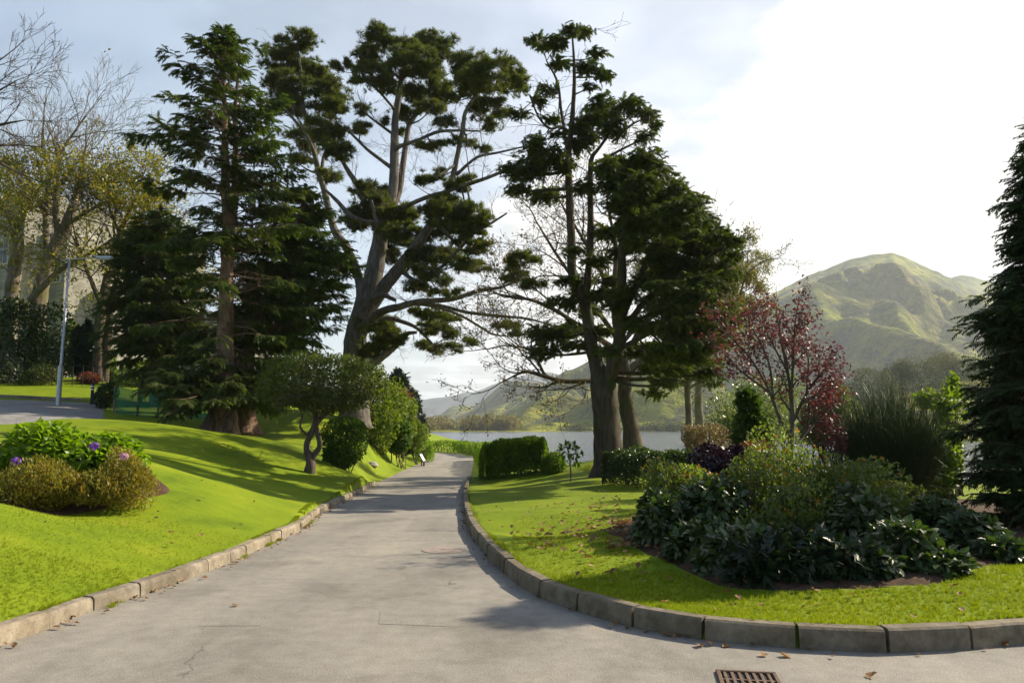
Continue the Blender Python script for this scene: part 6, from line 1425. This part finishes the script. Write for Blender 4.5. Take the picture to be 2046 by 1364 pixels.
# grass blades on the near lawns
def blade_tuft(seed, n=10):
    g5 = np.random.default_rng(seed); v = []; q = []
    for i in range(n):
        a_ = g5.random() * 6.283; r_ = g5.random() * .45; b9 = np.array([math.cos(a_) * r_, math.sin(a_) * r_, 0]); a2 = g5.random() * 6.283; le = g5.uniform(.05, .45); h_ = g5.uniform(.6, 1.1)
        s = np.array([-math.sin(a2), math.cos(a2), 0]) * .035; l = np.array([math.cos(a2), math.sin(a2), 0]) * le; k = len(v)
        v += [b9 - s, b9 + s, b9 + l * .35 + np.array([0, 0, h_ * .6]) + s * .8, b9 + l * .35 + np.array([0, 0, h_ * .6]) - s * .8, b9 + l + np.array([0, 0, h_]) + s * .1, b9 + l + np.array([0, 0, h_]) - s * .1]
        q += [[k, k+1, k+2, k+3], [k+3, k+2, k+4, k+5]]
    v = np.array(v); return v[:, [0, 2, 1]] * [1, 1, -1], np.array(q)
BT = [blade_tuft(s) for s in range(4)]
M_BLADE = leaf_mat("grass_blades", [(.165, .215, .008), (.19, .24, .009), (.22, .262, .011), (.25, .275, .02)], .5, (1.3, 1.3, .4), rough=.5, spec=.25, clump=1.2)
beds = [np.array([(v.co.x, v.co.y) for v in list(o.data.vertices)[-160 if i == 0 else -240:]]) for i, o in enumerate([o for o in bpy.data.objects if o.name.startswith("soil_bed")])]
def grass(x0, x1, y0, y1, dens, hgt):
    n = int((x1 - x0) * (y1 - y0) * dens); P = np.c_[g.uniform(x0, x1, n), g.uniform(y0, y1, n)]
    px = W_PX / 2 + F_PX * P[:, 0] / P[:, 1]; P = P[(px > -260) & (px < W_PX + 900)]
    z, s_ = ground(P); ok = (s_ > .15)
    for b_ in beds: ok &= ~inside(P, b_)
    P, z = P[ok], z[ok]; n = len(P)
    for t in range(4):
        w = slice(t, None, 4); k = len(P[w]); az = g.random(k) * 6.283
        GB.inst(BT[t], np.c_[P[w], z[w] - .004], np.tile([0, 0, 1.], (k, 1)), np.c_[np.cos(az), np.sin(az), np.zeros(k)], hgt * g.uniform(.6, 1.2, k))
GB = MB()
grass(.3, 11, 4.6, 8, 1300, .036); grass(0, 12, 8, 11, 500, .032); grass(0, 10, 11, 14, 200, .03); grass(-7, -2, 4.6, 8, 1100, .026); grass(-9, -2, 8, 11, 450, .022)
for e, n in ((right_s[right_s[:, 1] < 22], 2600), (kl, 2200)):       # grass hanging over the back of the kerbs
    ii = g.integers(0, len(e) - 1, n); fr_ = g.random((n, 1)); q = e[ii, :2] * (1 - fr_) + e[ii + 1, :2] * fr_
    t_ = norm(e[ii + 1, :2] - e[ii, :2]); nn = np.stack([t_[:, 1], -t_[:, 0]], 1) * (-1); q = q + nn * g.uniform(.115, .19, (n, 1)); z, s_ = ground(q)
    z = np.maximum(z, zroad(q[:, 1]) + .10); ok = (snoise(np.c_[q, z * 0], 1.6, 4) > -.25) & (q[:, 1] > 4)
    q, z, nn = q[ok], z[ok], nn[ok]
    for t in range(4):
        w = slice(t, None, 4); k = len(q[w]); az = g.random(k) * 6.283
        GB.inst(BT[t], np.c_[q[w], z[w] - .004], norm(np.c_[-nn[w] * .45, np.ones(k)]), np.c_[np.cos(az), np.sin(az), np.zeros(k)], .055 * g.uniform(.5, 1.2, k))
q = kl[g.integers(0, len(kl), 26)]; q = q[(q[:, 1] > 4.5) & (q[:, 1] < 16)]                # weeds rooted at the foot of the left kerb
for c_ in q:
    k = 14; GB.inst(BT[0], np.c_[c_[0] + .03 + g.normal(size=k) * .015, c_[1] + g.normal(size=k) * .07, np.full(k, zroad(c_[1]))], norm(np.c_[g.normal(size=(k, 2)) * .4, np.ones(k)]), g.normal(size=(k, 3)), .05 * g.uniform(.5, 1.2, k))
tag(GB.build("grass", M_BLADE), kind='stuff')
# tussocks along the top of the lake bank and by the sapling
g = np.random.default_rng(63); GB = MB(); P = np.c_[g.uniform(2.6, 9, 700), 29.6 + g.normal(size=700) * .5]; z = ground(P)[0]
for t in range(4):
    w = slice(t, None, 4); k = len(P[w]); az = g.random(k) * 6.283; GB.inst(BT[t], np.c_[P[w], z[w]], np.tile([0, 0, 1.], (k, 1)), np.c_[np.cos(az), np.sin(az), np.zeros(k)], .10 * g.uniform(.5, 1.3, k))
tag(GB.build("bank_grass", M_BLADE), kind='stuff')

# ------------------------------------------------------------------ far woods
g = np.random.default_rng(71)
M_WOOD_FAR = leaf_mat(spec=.05, rough=.8, name="far_wood_leaves", cols=[(.10, .10, .025), (.18, .15, .035), (.24, .17, .045), (.14, .16, .04)], trans=.2, clump=.03)
M_WOOD_DK = leaf_mat(spec=.05, rough=.8, name="far_wood_dark", cols=[(.06, .08, .025), (.09, .11, .03), (.14, .14, .04)], trans=.2, clump=.03)
def far_wood(name, spots, mat, n_each, size):
    b_ = MB()
    for (px, pyt, pyb, Y, w) in spots:
        m = 1 / ppm(Y); c = at(px, (pyt + pyb) / 2, Y); r = w * m / 2; h = (pyb - pyt) * m / 2
        el = [(c[0], c[1], c[2], r, r, h)] + [(c[0] + g.normal() * r * .5, c[1] + g.normal() * r * .5, c[2] + g.uniform(-.1, .5) * h, r * .5, r * .5, h * .5) for _ in range(3)]
        leaf_cloud(b_, el, n_each, g, LEAFW, size, .4, .25, .25, up=.3, wild=.8, floor=-9, fill=.1)
    return tag(b_.build(name, mat), kind='stuff')
S1 = []
for _ in range(46):
    px = g.uniform(735, 955); S1.append((px, 862 - g.uniform(18, 36) * (1 - .15 * abs(px - 900) / 60), 866, g.uniform(592, 640), g.uniform(22, 46)))
for _ in range(34):
    px = g.uniform(930, 1030); S1.append((px, 862 - g.uniform(18, 38), 866, g.uniform(596, 650), g.uniform(20, 38)))
far_wood("far_woodland", S1, M_WOOD_FAR, 330, 1.7)
S2 = [(g.uniform(1100, 1700), g.uniform(840, 852), 864, g.uniform(590, 640), g.uniform(20, 44)) for _ in range(60)] + [(g.uniform(1030, 1300), g.uniform(828, 840), g.uniform(842, 852), g.uniform(800, 900), g.uniform(14, 30)) for _ in range(30)]
far_wood("far_woodland", S2, M_WOOD_DK, 260, 1.7)
# wooded headland on the right
HP = [(1600, 858), (1650, 845), (1720, 800), (1800, 765), (1900, 745), (2050, 735), (2300, 740), (2700, 800)]
mb = MB(); V = []; hx = np.linspace(1560, 2700, 80); hy_ = np.interp(hx, [p[0] for p in HP], [p[1] for p in HP])
for f_, Yq in zip(np.linspace(0, 1, 14), np.linspace(215, 420, 14)):
    for x_, y_ in zip(hx, hy_):
        tz = at(x_, y_, 330)[2]; p = at(x_, 850, Yq); V.append([p[0], Yq, LAKE - .6 + (tz - LAKE) * math.sin(min(1, f_ * 1.25) * math.pi * .5) * (1 - max(0, f_ - .7) * 2)])
mb.add(V, grid_quads(14, 80)); tag(mb.build("headland", M_HILL), kind='structure')
HT = [(1712, 770, 40), (1735, 745, 36), (1760, 800, 46), (1655, 822, 30), (1690, 808, 34), (1700, 838, 34), (1735, 788, 36), (1742, 830, 40), (1770, 768, 34), (1790, 735, 34), (1800, 800, 46), (1822, 725, 36), (1838, 765, 46), (1850, 815, 50), (1868, 722, 44), (1882, 770, 46), (1905, 715, 42), (1915, 800, 50), (1940, 725, 46), (1760, 845, 46), (1965, 770, 50), (1720, 850, 40), (1830, 850, 50), (1900, 845, 50), (1990, 720, 50)]
M_HT = [leaf_mat(spec=.05, rough=.8, name="headland_leaves", cols=[(.05, .055, .016), (.085, .085, .022), (.13, .12, .035)], trans=.25, clump=.12), leaf_mat(spec=.05, rough=.8, name="headland_dark", cols=[(.022, .034, .012), (.036, .052, .016), (.055, .07, .02)], trans=.2, clump=.12)]
for i, (px, py, w) in enumerate(HT):
    Y = 262 + (845 - py) * .55 + g.uniform(-4, 4); m = 1 / ppm(Y); c = at(px, py + w * .45, Y); r = w * m * .92
    ro = thing("headland_tree", (c[0], c[1], c[2] - r * 1.3), ("pale olive round-crowned tree on the wooded headland below the mountain" if i % 3 else "dark green round-crowned tree on the wooded headland below the mountain"), "tree", "pale trees on the headland" if i % 3 else "dark trees on the headland")
    b_ = MB(); el = [(c[0], c[1], c[2], r, r, r * .85)] + [(c[0] + g.normal() * r * .55, c[1] + g.normal() * r * .4, c[2] + g.uniform(-.2, .45) * r, r * .5, r * .5, r * .42) for _ in range(5)]
    leaf_cloud(b_, el, 2200, g, LEAFW, .62, .4, .2, .35, up=.3, wild=.8, floor=-9, fill=.2); b_.build("crown", M_HT[0 if i % 3 else 1], ro)
    b_ = MB(); b_.tube([[c[0], c[1], c[2] - r * 1.9 - 2], [c[0], c[1], c[2]]], [.4, .2], 7); b_.build("trunk", M_BARK_DARK, ro)

# ------------------------------------------------------------------ the air
hm = bpy.data.materials.new("haze"); hm.use_nodes = True; nt = hm.node_tree; nt.nodes.clear()
ou = nt.nodes.new('ShaderNodeOutputMaterial'); pv = nt.nodes.new('ShaderNodeVolumePrincipled'); pv.inputs['Density'].default_value = .00014; pv.inputs['Color'].default_value = (.86, .93, 1.0, 1); pv.inputs['Anisotropy'].default_value = .25
nt.links.new(pv.outputs[0], ou.inputs['Volume'])
mb = MB(); mb.box((700, 2000, 236), (7600, 4900, 486)); tag(mb.build("haze", hm, smooth=False), kind='stuff')
